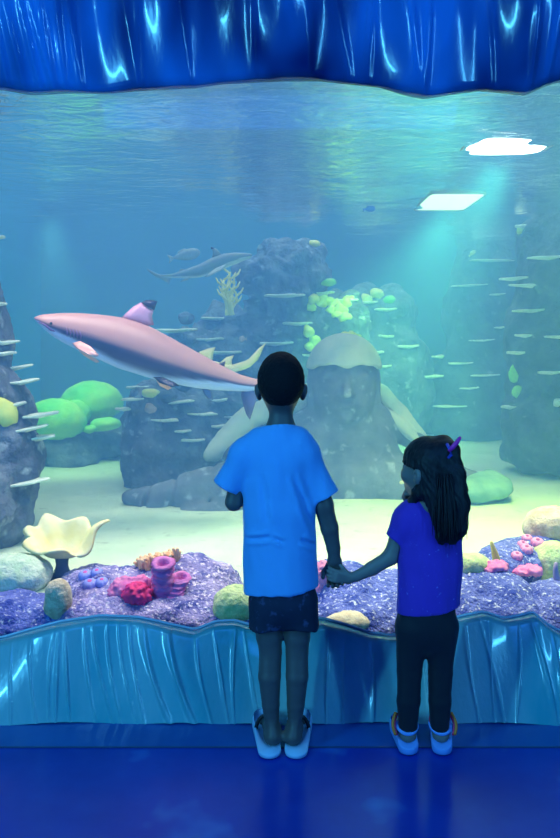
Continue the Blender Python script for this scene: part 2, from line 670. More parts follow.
def sand_z(x, y):
    return SAND - 0.13 * max(0.0, min(1.0, (3.42 - y) / 0.3)) + 0.018 * mnoise.noise((x * 0.9, y * 0.9, 0.3)) + 0.012 * mnoise.noise((x * 0.7 + 3, y * 3.2, 1.3)) + 0.006 * mnoise.noise((x * 4, y * 6, 4.0))


G = np.zeros((nx, ny, 3))
for i, x in enumerate(xs):
    for j, y in enumerate(ys):
        G[i, j] = (x, y, sand_z(x, y))
tag(link('sand_bed', G.reshape(-1, 3), grid_faces(nx, ny), m_sand), 'pale coral sand covering the bottom of the tank', 'sand', kind='stuff')


# ---- the water: a hazy blue volume and its rippled skin
def water_mat():
    m, nt, out = new_mat('tank_water')
    N, L = nt.nodes, nt.links
    t = N.new('ShaderNodeBsdfTransparent')
    L.new(t.outputs[0], out.inputs['Surface'])
    s = N.new('ShaderNodeVolumeScatter')
    s.inputs['Color'].default_value = (0.15, 0.45, 1.0, 1)
    s.inputs['Density'].default_value = 0.165
    s.inputs['Anisotropy'].default_value = 0.0
    a = N.new('ShaderNodeVolumeAbsorption')
    a.inputs['Color'].default_value = (0.05, 0.80, 0.97, 1)
    a.inputs['Density'].default_value = 0.07
    ad = N.new('ShaderNodeAddShader')
    L.new(s.outputs[0], ad.inputs[0])
    L.new(a.outputs[0], ad.inputs[1])
    L.new(ad.outputs[0], out.inputs['Volume'])
    m.cycles.homogeneous_volume = True
    return m


def skin_mat():
    m, nt, out = new_mat('water_surface')
    N, L = nt.nodes, nt.links
    t = N.new('ShaderNodeBsdfTransparent')
    g = N.new('ShaderNodeBsdfGlossy')
    g.inputs['Roughness'].default_value = 0.16
    g.inputs['Color'].default_value = (0.9, 0.95, 1, 1)
    lw = N.new('ShaderNodeLayerWeight')
    lw.inputs['Blend'].default_value = 0.5
    r = N.new('ShaderNodeValToRGB')
    r.color_ramp.elements[0].position = 0.30
    r.color_ramp.elements[1].position = 0.46
    L.new(lw.outputs['Facing'], r.inputs[0])
    mx = N.new('ShaderNodeMixShader')
    L.new(r.outputs[0], mx.inputs[0])
    L.new(t.outputs[0], mx.inputs[1])
    L.new(g.outputs[0], mx.inputs[2])
    tc = N.new('ShaderNodeTexCoord')
    mp = N.new('ShaderNodeMapping')
    mp.inputs['Scale'].default_value = (2.0, 3.2, 1)
    nz = N.new('ShaderNodeTexNoise')
    nz.inputs['Scale'].default_value = 3.5
    nz.inputs['Detail'].default_value = 4
    nz.inputs['Distortion'].default_value = 0.8
    bp = N.new('ShaderNodeBump')
    bp.inputs['Strength'].default_value = 0.35
    bp.inputs['Distance'].default_value = 0.03
    L.new(tc.outputs['Object'], mp.inputs[0])
    L.new(mp.outputs[0], nz.inputs['Vector'])
    L.new(nz.outputs['Fac'], bp.inputs['Height'])
    L.new(bp.outputs[0], g.inputs['Normal'])
    L.new(mx.outputs[0], out.inputs[0])
    return m


o = slab('water', TL, TR, 3.06, TB, 0.03, WL, water_mat())
tag(o, 'hazy blue water filling the aquarium tank', 'water', kind='stuff')
nx, ny = 90, 120
G = np.zeros((nx, ny, 3))
for i, x in enumerate(np.linspace(TL, TR, nx)):
    for j, y in enumerate(np.linspace(3.06, TB, ny)):
        G[i, j] = (x, y, WL - 0.02 + 0.010 * mnoise.noise((x * 1.6, y * 2.6, 0.5)) + 0.006 * mnoise.noise((x * 4.5, y * 7.5, 2.5)))
tag(link('water_surface', G.reshape(-1, 3), grid_faces(nx, ny)[:, ::-1], skin_mat()), 'rippled underside of the water surface along the top', 'water surface', kind='stuff')


# ---- lamps shining down at the surface
def lamp_mat(name, col, e):
    m, nt, out = new_mat(name)
    em = nt.nodes.new('ShaderNodeEmission')
    em.inputs[0].default_value = (*col, 1)
    em.inputs[1].default_value = e
    nt.links.new(em.outputs[0], out.inputs[0])
    return m


m_case = M('lamp_case', (0.35, 0.38, 0.4), rough=0.4)


def lamp(name, label, x, y, sx, sy, z, col, e, p=0.45):
    t = thing(name, label, 'lamp', (x, y, z))
    # a shallow rounded lens under a rim
    V, Fc = [], []
    for r, dz in ((1.0, 0.0), (0.92, -0.004), (0.6, -0.007), (0.02, -0.008)):
        for k in range(24):
            a = 2 * PI * k / 24
            ca, sa = math.cos(a), math.sin(a)
            V.append((x + sx * r * math.copysign(abs(ca) ** p, ca), y + sy * r * math.copysign(abs(sa) ** p, sa), z + dz))
    for j in range(3):
        for k in range(24):
            Fc.append((j * 24 + k, (j + 1) * 24 + k, (j + 1) * 24 + (k + 1) % 24, j * 24 + (k + 1) % 24))
    link('lens', V, Fc, lamp_mat(name + '_light', col, e), parent=t)
    V2, F2 = [], []
    for r, dz in ((1.0, -0.004), (1.06, -0.004), (1.06, 0.05), (0.9, 0.07)):
        for k in range(24):
            a = 2 * PI * k / 24
            ca, sa = math.cos(a), math.sin(a)
            V2.append((x + sx * r * math.copysign(abs(ca) ** p, ca), y + sy * r * math.copysign(abs(sa) ** p, sa), z + dz))
    for j in range(3):
        for k in range(24):
            F2.append((j * 24 + k, j * 24 + (k + 1) % 24, (j + 1) * 24 + (k + 1) % 24, (j + 1) * 24 + k))
    F2.append(tuple(range(72, 96)))
    link('housing', V2, F2, m_case, parent=t)


lamp('floodlight', 'large dazzling floodlight at the rippled water surface', S(508 - 280, 4.25), 4.25, 0.22, 0.24, 2.335, (0.95, 1.0, 0.90), 9.0)
lamp('floodlight', 'smaller rectangular floodlight glowing green deeper in the tank', S(448 - 280, 5.95), 5.95, 0.19, 0.36, 2.325, (0.62, 1.0, 0.66), 1.7, 0.2)

# ================================================================== rocks and corals in the tank
m_rock = M('grey_blue_rock', (0.06, 0.09, 0.14), (0.18, 0.23, 0.29), scale=5, rough=0.9, bump=0.8, bscale=18, c3=(0.34, 0.40, 0.44), s3=11, t3=0.66, bdist=0.05)
m_rock_d = M('dark_rock', (0.03, 0.05, 0.09), (0.09, 0.13, 0.18), scale=5, rough=0.9, bump=0.6, bscale=22, c3=(0.30, 0.36, 0.4), s3=13, t3=0.72, bdist=0.05)
m_plate = M('plate_coral_skin', (0.62, 0.76, 0.62), (0.84, 0.90, 0.72), scale=9, rough=0.8, bump=0.3, bscale=40)
m_green = M('green_coral_skin', (0.12, 0.70, 0.12), (0.46, 0.84, 0.12), scale=2.0, rough=0.8, bump=0.25, bscale=60)
m_yell = M('yellow_coral_skin', (0.90, 0.88, 0.16), (0.66, 0.84, 0.24), scale=8, rough=0.8, bump=0.3, bscale=50)
m_reef = M('speckled_reef_rock', (0.10, 0.11, 0.42), (0.50, 0.42, 0.76), scale=13, detail=9, rough=0.9, bump=1.0, bscale=85, c3=(0.92, 0.80, 0.96), s3=70, t3=0.60, bdist=0.02)
m_reef2 = M('speckled_blue_reef_rock', (0.04, 0.08, 0.44), (0.22, 0.27, 0.74), scale=13, detail=9, rough=0.9, bump=1.0, bscale=85, c3=(0.78, 0.82, 0.98), s3=70, t3=0.63, bdist=0.02)


from mathutils.bvhtree import BVHTree
TREES = {}


def seen(px, py, Y, names=None, back=0.0):
    """distance of the rock face met at a picture place, else Y"""
    d = Vector(P(px, py, 1.0) - np.array([0, 0, CH])).normalized()
    best = None
    for nm, tr in TREES.items():
        if names and not any(nm.startswith(k) for k in names):
            continue
        h = tr.ray_cast(Vector((0, 0, CH)), d)
        if h[0] is not None and (best is None or h[0].y < best):
            best = h[0].y
    return Y if best is None else best + back


def rock(name, label, cat, spec, h, amp, scale, m, k=0.08, group=None, seed=1.0, ridged=False, root=False, stretch=(1, 1, 1), relax=1):
    """spec: ellipsoids (px, py, Y, rx_px, ry_m, rz_px) or capsules (px, py, Y, px2, py2, Y2, r1_px, r2_px)"""
    los, his = [], []
    items = []
    for s in spec:
        if len(s) == 6:
            c = P(s[0], s[1], s[2])
            r = np.array([S(s[3], s[2]), s[4], S(s[5], s[2])])
            items.append((c, r))
            los.append(c - r); his.append(c + r)
        else:
            a, b = P(*s[0:3]), P(*s[3:6])
            ra, rb = S(s[6], s[2]), S(s[7], s[5])
            items.append((a, b, ra, rb))
            los += [a - ra, b - rb]; his += [a + ra, b + rb]
    lo = np.min(los, 0) - 0.08 - amp
    hi = np.max(his, 0) + 0.08 + amp
    lo[2] = max(lo[2], 0.05)
    cl = Clay(lo, hi, h)
    for it in items:
        if len(it) == 2:
            cl.ell(it[0], it[1], k)
        else:
            cl.cone(it[0], it[1], it[2], it[3], k)
    V, Q = cl.surface(relax)
    if amp:
        V = roughen(V, Q, amp, scale, 4, seed, ridged, stretch)
    tree = BVHTree.FromPolygons([tuple(v) for v in V], [tuple(int(i) for i in q) for q in Q])
    TREES['%s/%d' % (name, len(TREES))] = tree
    rock.last = list(TREES)[-1]
    if root:
        t = thing(name, label, cat, ((lo[0] + hi[0]) / 2, (lo[1] + hi[1]) / 2, max(V[:, 2].min(), SAND)), group)
        link('rock_body', V, Q, m, parent=t)
        return t
    return tag(link(name, V, Q, m), label, cat, group)


def plate(parent, x0, x1, y, Y, m=None, thick=3.0, deep=0.6, tilt=None, seed=0):
    """a thin shelf of coral growing out of a rock face"""
    r = random.Random(int(x0 * 13 + y * 7 + seed))
    Y = seen((x0 + x1) / 2, y, Y, (rock.last,), -0.02)
    c = P((x0 + x1) / 2, y, Y)
    rx = S((x1 - x0) / 2, Y)
    ry = max(rx * deep, 0.06)
    th = S(thick, Y) * 0.38
    tl = r.uniform(-0.09, 0.04) if tilt is None else tilt
    ph = [r.uniform(0, 6.28) for _ in range(4)]
    n = 28
    V = []
    rings = [(0.0, 0.55, 1), (0.55, 0.75, 1), (0.93, 0.9, 1), (1.0, 0.1, 1), (0.95, -0.7, -1), (0.5, -1.6, -1), (0.0, -2.6, -1)]
    for (q, z, sgn) in rings:
        for i in range(n):
            a = 2 * PI * i / n
            wv = 1 + 0.10 * math.sin(3 * a + ph[0]) + 0.07 * math.sin(5 * a + ph[1]) + 0.05 * math.sin(9 * a + ph[2])
            X = rx * max(q, 0.01) * wv * math.cos(a)
            Yy = ry * max(q, 0.01) * wv * math.sin(a)
            Z = z * th + 0.25 * th * math.sin(4 * a + ph[3]) * q + tl * -X + 0.04 * Yy
            V.append(c + np.array([X, Yy + ry * 0.25, Z]))
    Fc = []
    for j in range(len(rings) - 1):
        for i in range(n):
            Fc.append((j * n + i, (j + 1) * n + i, (j + 1) * n + (i + 1) % n, j * n + (i + 1) % n))
    return link('plate_coral', V, Fc, m or m_plate, parent=parent)


def lump(parent, name, px, py, Y, r, m, sq=0.8, amp=0.12, rooted=True):
    """a small rounded growth"""
    if TREES and rooted:
        Y = seen(px, py, Y, (rock.last,), 0.0)
    c = P(px, py, Y)
    R = S(r, Y)
    n, k = 14, 9
    V, Fc = [], []
    for j in range(k + 1):
        th = PI * j / k
        for i in range(n):
            a = 2 * PI * i / n
            d = np.array([math.sin(th) * math.cos(a), math.sin(th) * math.sin(a), math.cos(th) * sq])
            p = c + d * R
            V.append(p + d * R * amp * 3 * mnoise.noise(tuple(p * (1.1 / R))))
    for j in range(k):
        for i in range(n):
            Fc.append((j * n + i, (j + 1) * n + i, (j + 1) * n + (i + 1) % n, j * n + (i + 1) % n))
    return link(name, V, Fc, m, parent=parent)


# -- tall pillar at the left edge
t = rock('rock_spire', 'tall dark rock pillar with plate corals at the left edge of the tank', 'rock',
         [(-30, 500, 4.35, 66, 0.35, 60), (-34, 420, 4.5, 62, 0.38, 70), (-52, 330, 4.6, 58, 0.35, 90), (-66, 250, 4.6, 62, 0.3, 60), (18, 455, 4.4, 22, 0.2, 34)],
         0.022, 0.05, 4.5, m_rock, root=True, seed=3.1)
for (a, b, y, Yp) in [(-14, 18, 342, 4.4), (-12, 14, 353, 4.35), (-6, 29, 368, 4.38), (0, 39, 382, 4.4), (-2, 25, 405, 4.25), (22, 57, 415, 4.35), (6, 45, 429, 4.2),
                      (18, 55, 438, 4.3), (0, 47, 483, 4.1), (-20, 4, 237, 4.4), (-22, 4, 304, 4.4)]:
    plate(t, a, b, y, Yp, thick=3.6, tilt=-0.14 if b > 20 else -0.03)
lump(t, 'encrusting_coral', 4, 414, 4.2, 13, m_yell, 1.1)

# -- low rocks and green boulder corals on the left, farther back
rock('rock_ledge', 'low grey rock ledge under the green boulder corals', 'rock',
     [(60, 447, 7.2, 40, 0.4, 22), (100, 440, 7.5, 34, 0.4, 18), (30, 440, 7.2, 40, 0.4, 30), (78, 462, 7.0, 22, 0.25, 10)], 0.035, 0.06, 3.0, m_rock, seed=5.0)


def boulder(name, label, cat, px, py, Y, rx, rz, m, amp=0.012, scale=8, ry=None, group=None, h=None, skew=0.0):
    if h:
        Y = seen(px, py + rz * 0.6, Y, ('reef',), S(rx, Y) * (0.05 if rz > rx else 0.35))
    r = S(rx, Y)
    c = P(px, py, Y)
    hh = h or max(r / 16, 0.006)
    ryy = ry or r * 0.9
    rzz = S(rz, Y)
    cl = Clay(c - np.array([r, ryy, rzz]) * 1.25 - 0.04, c + np.array([r, ryy, rzz]) * 1.25 + 0.04, hh)
    cl.ell(c, (r, ryy, rzz), 0)
    cl.ell(c + np.array([-0.3 * r + skew * r, 0, -0.35 * rzz]), (r * 0.75, ryy * 0.8, rzz * 0.6), r * 0.15)
    V, Q = cl.surface(1)
    V = roughen(V, Q, amp, scale, 3, px * 0.1)
    return tag(link(name, V, Q, m), label, cat, group)


boulder('boulder_coral', 'yellow-green round boulder coral in front of the larger green one', 'coral', 55, 421, 7.0, 31, 22, m_green, skew=0.2)
boulder('boulder_coral', 'big round green boulder coral behind the others by the dark back wall', 'coral', 92, 402, 7.5, 31, 21, m_green)
boulder('boulder_coral', 'small green boulder coral wedged between the two big ones', 'coral', 76, 414, 7.25, 15, 14, m_green)
boulder('boulder_coral', 'small flat green boulder coral beside the square rock block', 'coral', 106, 424, 7.1, 15, 7, m_green)
boulder('boulder_coral', 'tiny green coral knob next to the flat green boulder coral', 'coral', 90, 429, 7.0, 7, 4, m_green)

# -- square rock block left of the statue
t = rock('rock_block', 'broad square rock block with plate corals left of the statue', 'rock',
         [(185, 440, 6.4, 52, 0.5, 52), (150, 450, 6.1, 26, 0.32, 42), (152, 420, 6.2, 28, 0.35, 36), (215, 420, 6.6, 40, 0.4, 46), (160, 480, 6.1, 34, 0.35, 18), (180, 405, 6.5, 40, 0.4, 18)],
         0.026, 0.06, 5.0, m_rock, root=True, seed=8.2, relax=0)
for (a, b, y, Yp) in [(126, 152, 387, 6.1), (120, 148, 399, 5.85), (156, 194, 402, 5.85), (115, 131, 409, 5.9), (149, 179, 420, 5.78), (188, 217, 414, 5.95), (210, 228, 400, 6.1),
                      (220, 245, 417, 6.1), (208, 227, 426, 6.05), (173, 191, 431, 5.8), (180, 204, 440, 5.8)]:
    plate(t, a, b, y, Yp, thick=2.6)
lump(t, 'encrusting_coral', 151, 393, 6.0, 9, m_yell, 0.5)
lump(t, 'encrusting_coral', 150, 408, 5.85, 6, M('tan_coral_skin', (0.5, 0.36, 0.3), rough=.8), 0.9)
lump(t, 'encrusting_coral', 184, 388, 6.2, 10, m_rock, 0.7)
lump(t, 'encrusting_coral', 165, 396, 6.1, 12, m_rock, 0.6)

# -- rock tower behind the statue
t = rock('rock_tower', 'knobbly rock tower rising behind the stone head', 'rock',
         [(288, 282, 7.4, 38, 0.45, 40), (262, 275, 7.3, 22, 0.32, 22), (304, 262, 7.4, 18, 0.3, 20), (318, 268, 7.3, 8, 0.18, 22), (278, 257, 7.4, 20, 0.3, 12), (290, 370, 7.5, 62, 0.5, 90),
          (235, 375, 7.4, 55, 0.45, 52), (200, 352, 7.3, 34, 0.35, 26), (235, 330, 7.5, 34, 0.35, 22), (336, 340, 7.5, 32, 0.4, 50)],
         0.028, 0.10, 4.6, m_rock, root=True, seed=2.2, k=0.05, relax=0)
for (a, b, y, Yp) in [(264, 305, 295, 6.95), (303, 336, 293, 6.95), (282, 312, 323, 6.95), (258, 292, 343, 6.95), (198, 244, 318, 7.1), (193, 222, 339, 6.95), (150, 194, 330, 6.9),
                      (326, 360, 300, 7.1), (300, 330, 355, 6.95), (205, 240, 352, 6.95)]:
    plate(t, a, b, y, Yp, thick=3.2)
for (px, py, r) in [(312, 299, 6), (318, 304, 7), (327, 301, 6), (334, 305, 7), (340, 310, 7), (346, 303, 6), (350, 299, 5), (345, 317, 6), (338, 315, 5), (321, 297, 5), (330, 310, 5), (311, 307, 5)]:
    lump(t, 'yellow_coral', px, py, 6.95 + 0.02 * (px % 3), r * 1.05, m_yell, 0.75, 0.2)
for (px, py, r) in [(309, 331, 6), (314, 340, 6), (310, 346, 5), (315, 347, 5)]:
    lump(t, 'yellow_coral', px, py, 6.9, r, m_yell, 1.0, 0.15)
lump(t, 'encrusting_coral', 314, 244, 7.3, 6, m_yell, 0.7)
lump(t, 'encrusting_coral', 327, 282, 7.1, 9, m_green, 0.45)
lump(t, 'encrusting_coral', 186, 318, 7.1, 8, m_rock, 0.8)

# -- branching coral on the tower's ledge
m_branch = M('branch_coral_skin', (0.95, 0.88, 0.22), rough=0.8)
parts = []
r = random.Random(4)
for i, (x, top) in enumerate([(223, 280), (228, 273), (233, 277), (236, 292), (226, 290)]):
    b = P(230 + (x - 230) * 0.5, 315, 7.0)
    e = P(x, top, 7.0)
    pts = [b + (e - b) * q + np.array([0.012 * math.sin(7 * q + i), 0.02 * math.cos(5 * q + i), 0]) for q in np.linspace(0, 1, 7)]
    parts.append(tube(pts, [0.016 - 0.006 * q for q in np.linspace(0, 1, 7)], 7))
    for k in range(2, 7):
        sgn = (-1) ** (k + i)
        p = pts[min(k, 6)]
        parts.append(tube([p, p + np.array([sgn * 0.04, -0.01, 0.03]), p + np.array([sgn * 0.06, -0.01, 0.07])], [0.011, 0.009, 0.004], 6))
V, Fc = merge(parts)
tag(link('branching_coral', V, Fc, m_branch), 'thin yellow branching coral standing on a ledge above the shark', 'coral')

# -- hazy green rock farther back, right of the tower
t = rock('distant_rock', 'hazy greenish rock mound far back right of the rock tower', 'rock',
         [(385, 385, 9.0, 52, 0.5, 70), (362, 330, 9.0, 26, 0.4, 44), (392, 310, 9.1, 22, 0.4, 24), (440, 400, 9.3, 36, 0.4, 40)], 0.04, 0.09, 3.0, m_rock, root=True, seed=6.4)
for (a, b, y, Yp) in [(352, 378, 302, 8.6), (376, 398, 309, 8.65), (356, 372, 322, 8.55), (378, 396, 336, 8.6), (398, 420, 346, 8.6), (414, 446, 376, 8.7), (366, 384, 352, 8.5), (380, 392, 366, 8.5), (432, 456, 356, 8.8)]:
    plate(t, a, b, y, Yp, thick=3.0)
for (px, py, r) in [(377, 294, 7), (358, 318, 6), (390, 300, 6), (366, 300, 7), (347, 300, 6)]:
    lump(t, 'encrusting_coral', px, py, 8.6, r, m_yell if r > 6 else m_green, 0.8)

# -- pillars on the right
t = rock('rock_spire', 'wide hazy rock pillar with thin plate corals right of the green light', 'rock',
         [(480, 390, 8.9, 48, 0.45, 62), (492, 320, 8.9, 46, 0.45, 70), (500, 262, 8.9, 44, 0.4, 46), (466, 420, 8.9, 40, 0.4, 26), (462, 300, 9.0, 18, 0.3, 40)], 0.04, 0.07, 2.8, m_rock_d, root=True, seed=9.0)
for (a, b, y, Yp) in [(452, 490, 285, 8.4), (470, 516, 260, 8.4), (490, 506, 294, 8.4), (494, 508, 327, 8.4), (436, 470, 406, 8.45), (470, 496, 340, 8.4), (448, 474, 363, 8.45), (460, 480, 388, 8.45), (472, 500, 375, 8.4)]:
    plate(t, a, b, y, Yp, thick=1.8)
t = rock('rock_spire', 'tall dark rock pillar with algae balls at the right edge of the tank', 'rock',
         [(552, 430, 6.6, 48, 0.5, 46), (552, 350, 6.7, 46, 0.45, 80), (562, 270, 6.7, 46, 0.45, 60), (572, 235, 6.7, 44, 0.4, 34), (526, 400, 6.7, 14, 0.3, 40), (550, 455, 6.6, 44, 0.4, 16)],
         0.034, 0.08, 3.2, m_rock_d, root=True, seed=4.4)
for (a, b, y, Yp) in [(499, 528, 278, 6.35), (511, 552, 285, 6.25), (514, 552, 310, 6.2), (528, 572, 257, 6.25), (544, 575, 336, 6.15), (506, 534, 352, 6.3), (538, 566, 372, 6.15), (502, 520, 407, 6.4), (516, 536, 335, 6.25), (515, 532, 226, 6.5)]:
    plate(t, a, b, y, Yp, thick=3.0)
lump(t, 'algae_ball', 515, 374, 6.25, 6.5, m_green, 1.4, 0.05)
lump(t, 'algae_ball', 518, 392, 6.25, 6.5, m_green, 1.0, 0.05)
lump(t, 'encrusting_coral', 521, 230, 6.4, 5, m_yell, 0.9)
lump(t, 'encrusting_coral', 558, 403, 6.1, 5, m_plate, 0.9)

# -- low green slab rock on the sand right of the statue
rock('flat_rock', 'low flat greenish rock lying on the sand behind the girl', 'rock',
     [(488, 486, 5.5, 24, 0.22, 13), (470, 490, 5.4, 20, 0.2, 12)], 0.02, 0.025, 5.0, M('mossy_rock', (0.14, 0.34, 0.26), (0.25, 0.5, 0.34), scale=6, rough=.9, bump=.4, bscale=30), seed=1.2)

# ------------------------------------------------------------------ reef right behind the glass
rock('reef_rock', 'speckled blue rock at the lower left corner under the pale green boulder', 'rock',
     [(10, 622, 3.32, 60, 0.16, 28), (55, 634, 3.26, 36, 0.17, 30), (12, 640, 3.26, 60, 0.17, 34), (-90, 632, 3.2, 70, 634, 3.2, 28, 28), (-50, 610, 3.4, 40, 0.2, 36)], 0.008, 0.013, 16, m_reef2, seed=1.1, relax=0)
rock('reef_rock', 'large speckled purple reef rock left of the boy', 'rock',
     [(120, 606, 3.42, 62, 0.22, 36), (185, 596, 3.48, 52, 0.24, 40), (92, 588, 3.55, 34, 0.2, 20), (160, 625, 3.28, 90, 0.18, 34), (75, 628, 3.2, 225, 634, 3.2, 28, 28), (215, 596, 3.5, 26, 0.2, 26), (200, 622, 3.28, 50, 0.14, 26)], 0.0075, 0.015, 14, m_reef, seed=2.3, k=0.05, relax=0)
rock('reef_rock', 'speckled blue reef rock behind the joined hands', 'rock',
     [(350, 600, 3.45, 42, 0.22, 34), (325, 594, 3.5, 26, 0.2, 30), (392, 605, 3.42, 36, 0.2, 32), (365, 630, 3.26, 60, 0.17, 30), (270, 622, 3.35, 46, 0.22, 36), (405, 622, 3.36, 40, 0.2, 34), (240, 634, 3.2, 430, 634, 3.2, 28, 28)], 0.0075, 0.013, 15, m_reef2, seed=3.7, k=0.05, relax=0)
rock('reef_rock', 'speckled violet reef rock just right of the girl', 'rock',
     [(492, 600, 3.36, 40, 0.18, 30), (462, 604, 3.36, 34, 0.18, 30), (512, 616, 3.3, 26, 0.18, 34), (470, 630, 3.28, 44, 0.18, 34), (430, 632, 3.2, 520, 630, 3.2, 28, 28)], 0.0075, 0.013, 15, m_reef2, seed=4.9, k=0.05, relax=0)
rock('reef_rock', 'dark blue reef rock at the lower right corner', 'rock',
     [(540, 632, 3.2, 640, 632, 3.2, 28, 28), (556, 620, 3.3, 34, 0.18, 40), (600, 604, 3.4, 40, 0.2, 40)], 0.008, 0.012, 15, m_reef2, seed=5.3, relax=0)
rock('reef_slab', 'sloping blue rock slab carrying the pink button corals', 'rock',
     [(520, 560, 3.72, 36, 0.16, 20), (500, 568, 3.64, 30, 0.12, 14), (548, 552, 3.8, 26, 0.16, 20)], 0.009, 0.012, 12, m_reef2, seed=6.1, relax=0)

m_sandy = M('sandy_coral_skin', (0.62, 0.50, 0.32), (0.86, 0.76, 0.54), scale=28, rough=0.9, bump=0.8, bscale=85)
m_palegreen = M('pale_green_coral_skin', (0.46, 0.68, 0.46), (0.80, 0.88, 0.68), scale=22, rough=0.9, bump=0.8, bscale=80)
m_olive = M('olive_coral_skin', (0.40, 0.60, 0.26), (0.74, 0.82, 0.42), scale=26, rough=0.9, bump=0.8, bscale=80)
boulder('boulder_coral', 'pale green rough boulder coral at the left edge under the cup coral', 'coral', 16, 575, 3.5, 36, 21, m_palegreen, 0.006, 22, h=0.008)
boulder('boulder_coral', 'upright tan boulder coral between blue rock and button corals', 'coral', 58, 599, 3.2, 14, 21, m_sandy, 0.004, 26, h=0.006)
boulder('boulder_coral', 'mottled yellow-green boulder coral beside the boy\'s shorts', 'coral', 236, 604, 3.3, 23, 19, m_olive, 0.005, 26, h=0.006)
boulder('boulder_coral', 'smooth sandy boulder coral just over the rim between the children', 'coral', 348, 622, 3.14, 25, 11, M('pale_sandy_coral_skin', (0.72, 0.58, 0.38), (0.84, 0.74, 0.52), scale=30, rough=.9, bump=.4, bscale=90), 0.003, 26, h=0.006, ry=0.06)
boulder('boulder_coral', 'small olive boulder coral by the girl\'s ponytail', 'coral', 472, 565, 3.6, 19, 12, m_olive, 0.005, 24, h=0.007)
boulder('boulder_coral', 'flat-topped sandy boulder coral at the upper right of the reef', 'coral', 552, 524, 3.95, 27, 18, m_sandy, 0.006, 20, h=0.008)
boulder('boulder_coral', 'yellow-green boulder coral at the right edge above dark rock', 'coral', 553, 562, 3.6, 23, 21, m_olive, 0.006, 22, h=0.008)

# -- cream cup coral on its stalk
def cup_coral():
    c = P(62, 556, 3.62)
    t = thing('cup_coral', 'big cream cup coral with a ruffled rim on a dark stalk', 'coral', (c[0], c[1], P(62, 572, 3.62)[2]))
    m_cup = M('cup_coral_skin', (0.90, 0.80, 0.34), (0.94, 0.90, 0.55), scale=9, rough=0.7, bump=0.2, bscale=60, sss=0.1)
    nu, nv = 72, 16
    s = S(1, 3.62)
    V = []
    for i in range(nu):
        a = 2 * PI * i / nu
        for side in (0, 1):
            for j in range(nv):
                q = j / (nv - 1)
                if side:
                    q = 1 - q
                # height of the lip round the cup: tall at the back, a notch at the front
                back = 0.5 + 0.5 * math.sin(a)
                lip = 25 + 14 * back - 15 * math.exp(-((a - 2.5) / .25) ** 2) - 8 * math.exp(-((a - 0.75) / .2) ** 2) + 5 * math.sin(3 * a + 0.7) + 3.5 * math.sin(5 * a + 2.0) - 13 * math.exp(-((math.sin(a) + 1) ** 2) * 4)
                R = (5 + 24 * q ** 0.75 + 7 * q ** 5 * (1 + 0.6 * math.sin(3 * a + 1) + 0.5 * math.sin(7 * a)))
                z = lip * q ** 1.7 - 4 * q ** 12
                off = 1.3 if side else -1.3
                Rr = max(R + off, 0.5)
                V.append(c + np.array([Rr * math.cos(a) * 1.08, Rr * math.sin(a) * 0.8, z - (off * 0.7 if j not in (0,) else off)]) * s)
    V = np.array(V)
    n2 = nv * 2
    Fc = []
    for i in range(nu):
        i2 = (i + 1) % nu
        for j in range(n2 - 1):
            Fc.append((i * n2 + j, i2 * n2 + j, i2 * n2 + j + 1, i * n2 + j + 1))
    Fc.append(tuple(i * n2 for i in range(nu))[::-1])
    Fc.append(tuple(i * n2 + n2 - 1 for i in range(nu)))
    link('cup', V, Fc, m_cup, parent=t)
    V, Fc = tube([c + np.array([0, 0, z * s]) for z in (2, -4, -9, -16, -22)], [s * r for r in (8, 6.5, 6, 8, 13)], 16)
    link('stalk', V, Fc, M('coral_stalk', (0.12, 0.18, 0.26), rough=0.9), parent=t)


cup_coral()


# -- button corals: each a ribbed puff with a dark mouth
def button(label, px, py, Y, r, m, m2, group, squash=0.62):
    Y = seen(px, py, Y, ('reef',), 0.0)
    c = P(px, py, Y)
    R = S(r, Y)
    t = thing('button_coral', label, 'coral', (c[0], c[1], c[2] - R * 0.45), group)
    prof = [(0.05, 0.50), (0.28, 0.60), (0.55, 0.60), (0.82, 0.45), (1.0, 0.12), (0.98, -0.2), (0.8, -0.5), (0.5, -0.62)]
    n = 40
    V, Fc = [], []
    tl = 0.35
    for (q, z) in prof:
        for i in range(n):
            a = 2 * PI * i / n
            k = 1 + 0.07 * math.cos(10 * a) * min(q, 1)
            p = np.array([q * k * math.cos(a), q * k * math.sin(a), z * squash / 0.62])
            p = np.array([p[0], p[1] * math.cos(tl) + p[2] * -math.sin(tl) * 0.9, p[2] * math.cos(tl) + p[1] * math.sin(tl)])
            V.append(c + p * R)
    for j in range(len(prof) - 1):
        for i in range(n):
            Fc.append((j * n + i, (j + 1) * n + i, (j + 1) * n + (i + 1) % n, j * n + (i + 1) % n))
    link('body', V, Fc, m, parent=t)
    V2, F2 = [], []
    for (q, z) in ((0.0, 0.60), (0.14, 0.66), (0.27, 0.66), (0.32, 0.55)):
        for i in range(16):
            a = 2 * PI * i / 16
            p = np.array([q * math.cos(a), q * math.sin(a), z])
            p = np.array([p[0], p[1] * math.cos(tl) - p[2] * math.sin(tl) * 0.9, p[2] * math.cos(tl) + p[1] * math.sin(tl)])
            V2.append(c + p * R)
    for j in range(3):
        for i in range(16):
            F2.append((j * 16 + i, (j + 1) * 16 + i, (j + 1) * 16 + (i + 1) % 16, j * 16 + (i + 1) % 16))
    link('mouth', V2, F2, m2, parent=t)


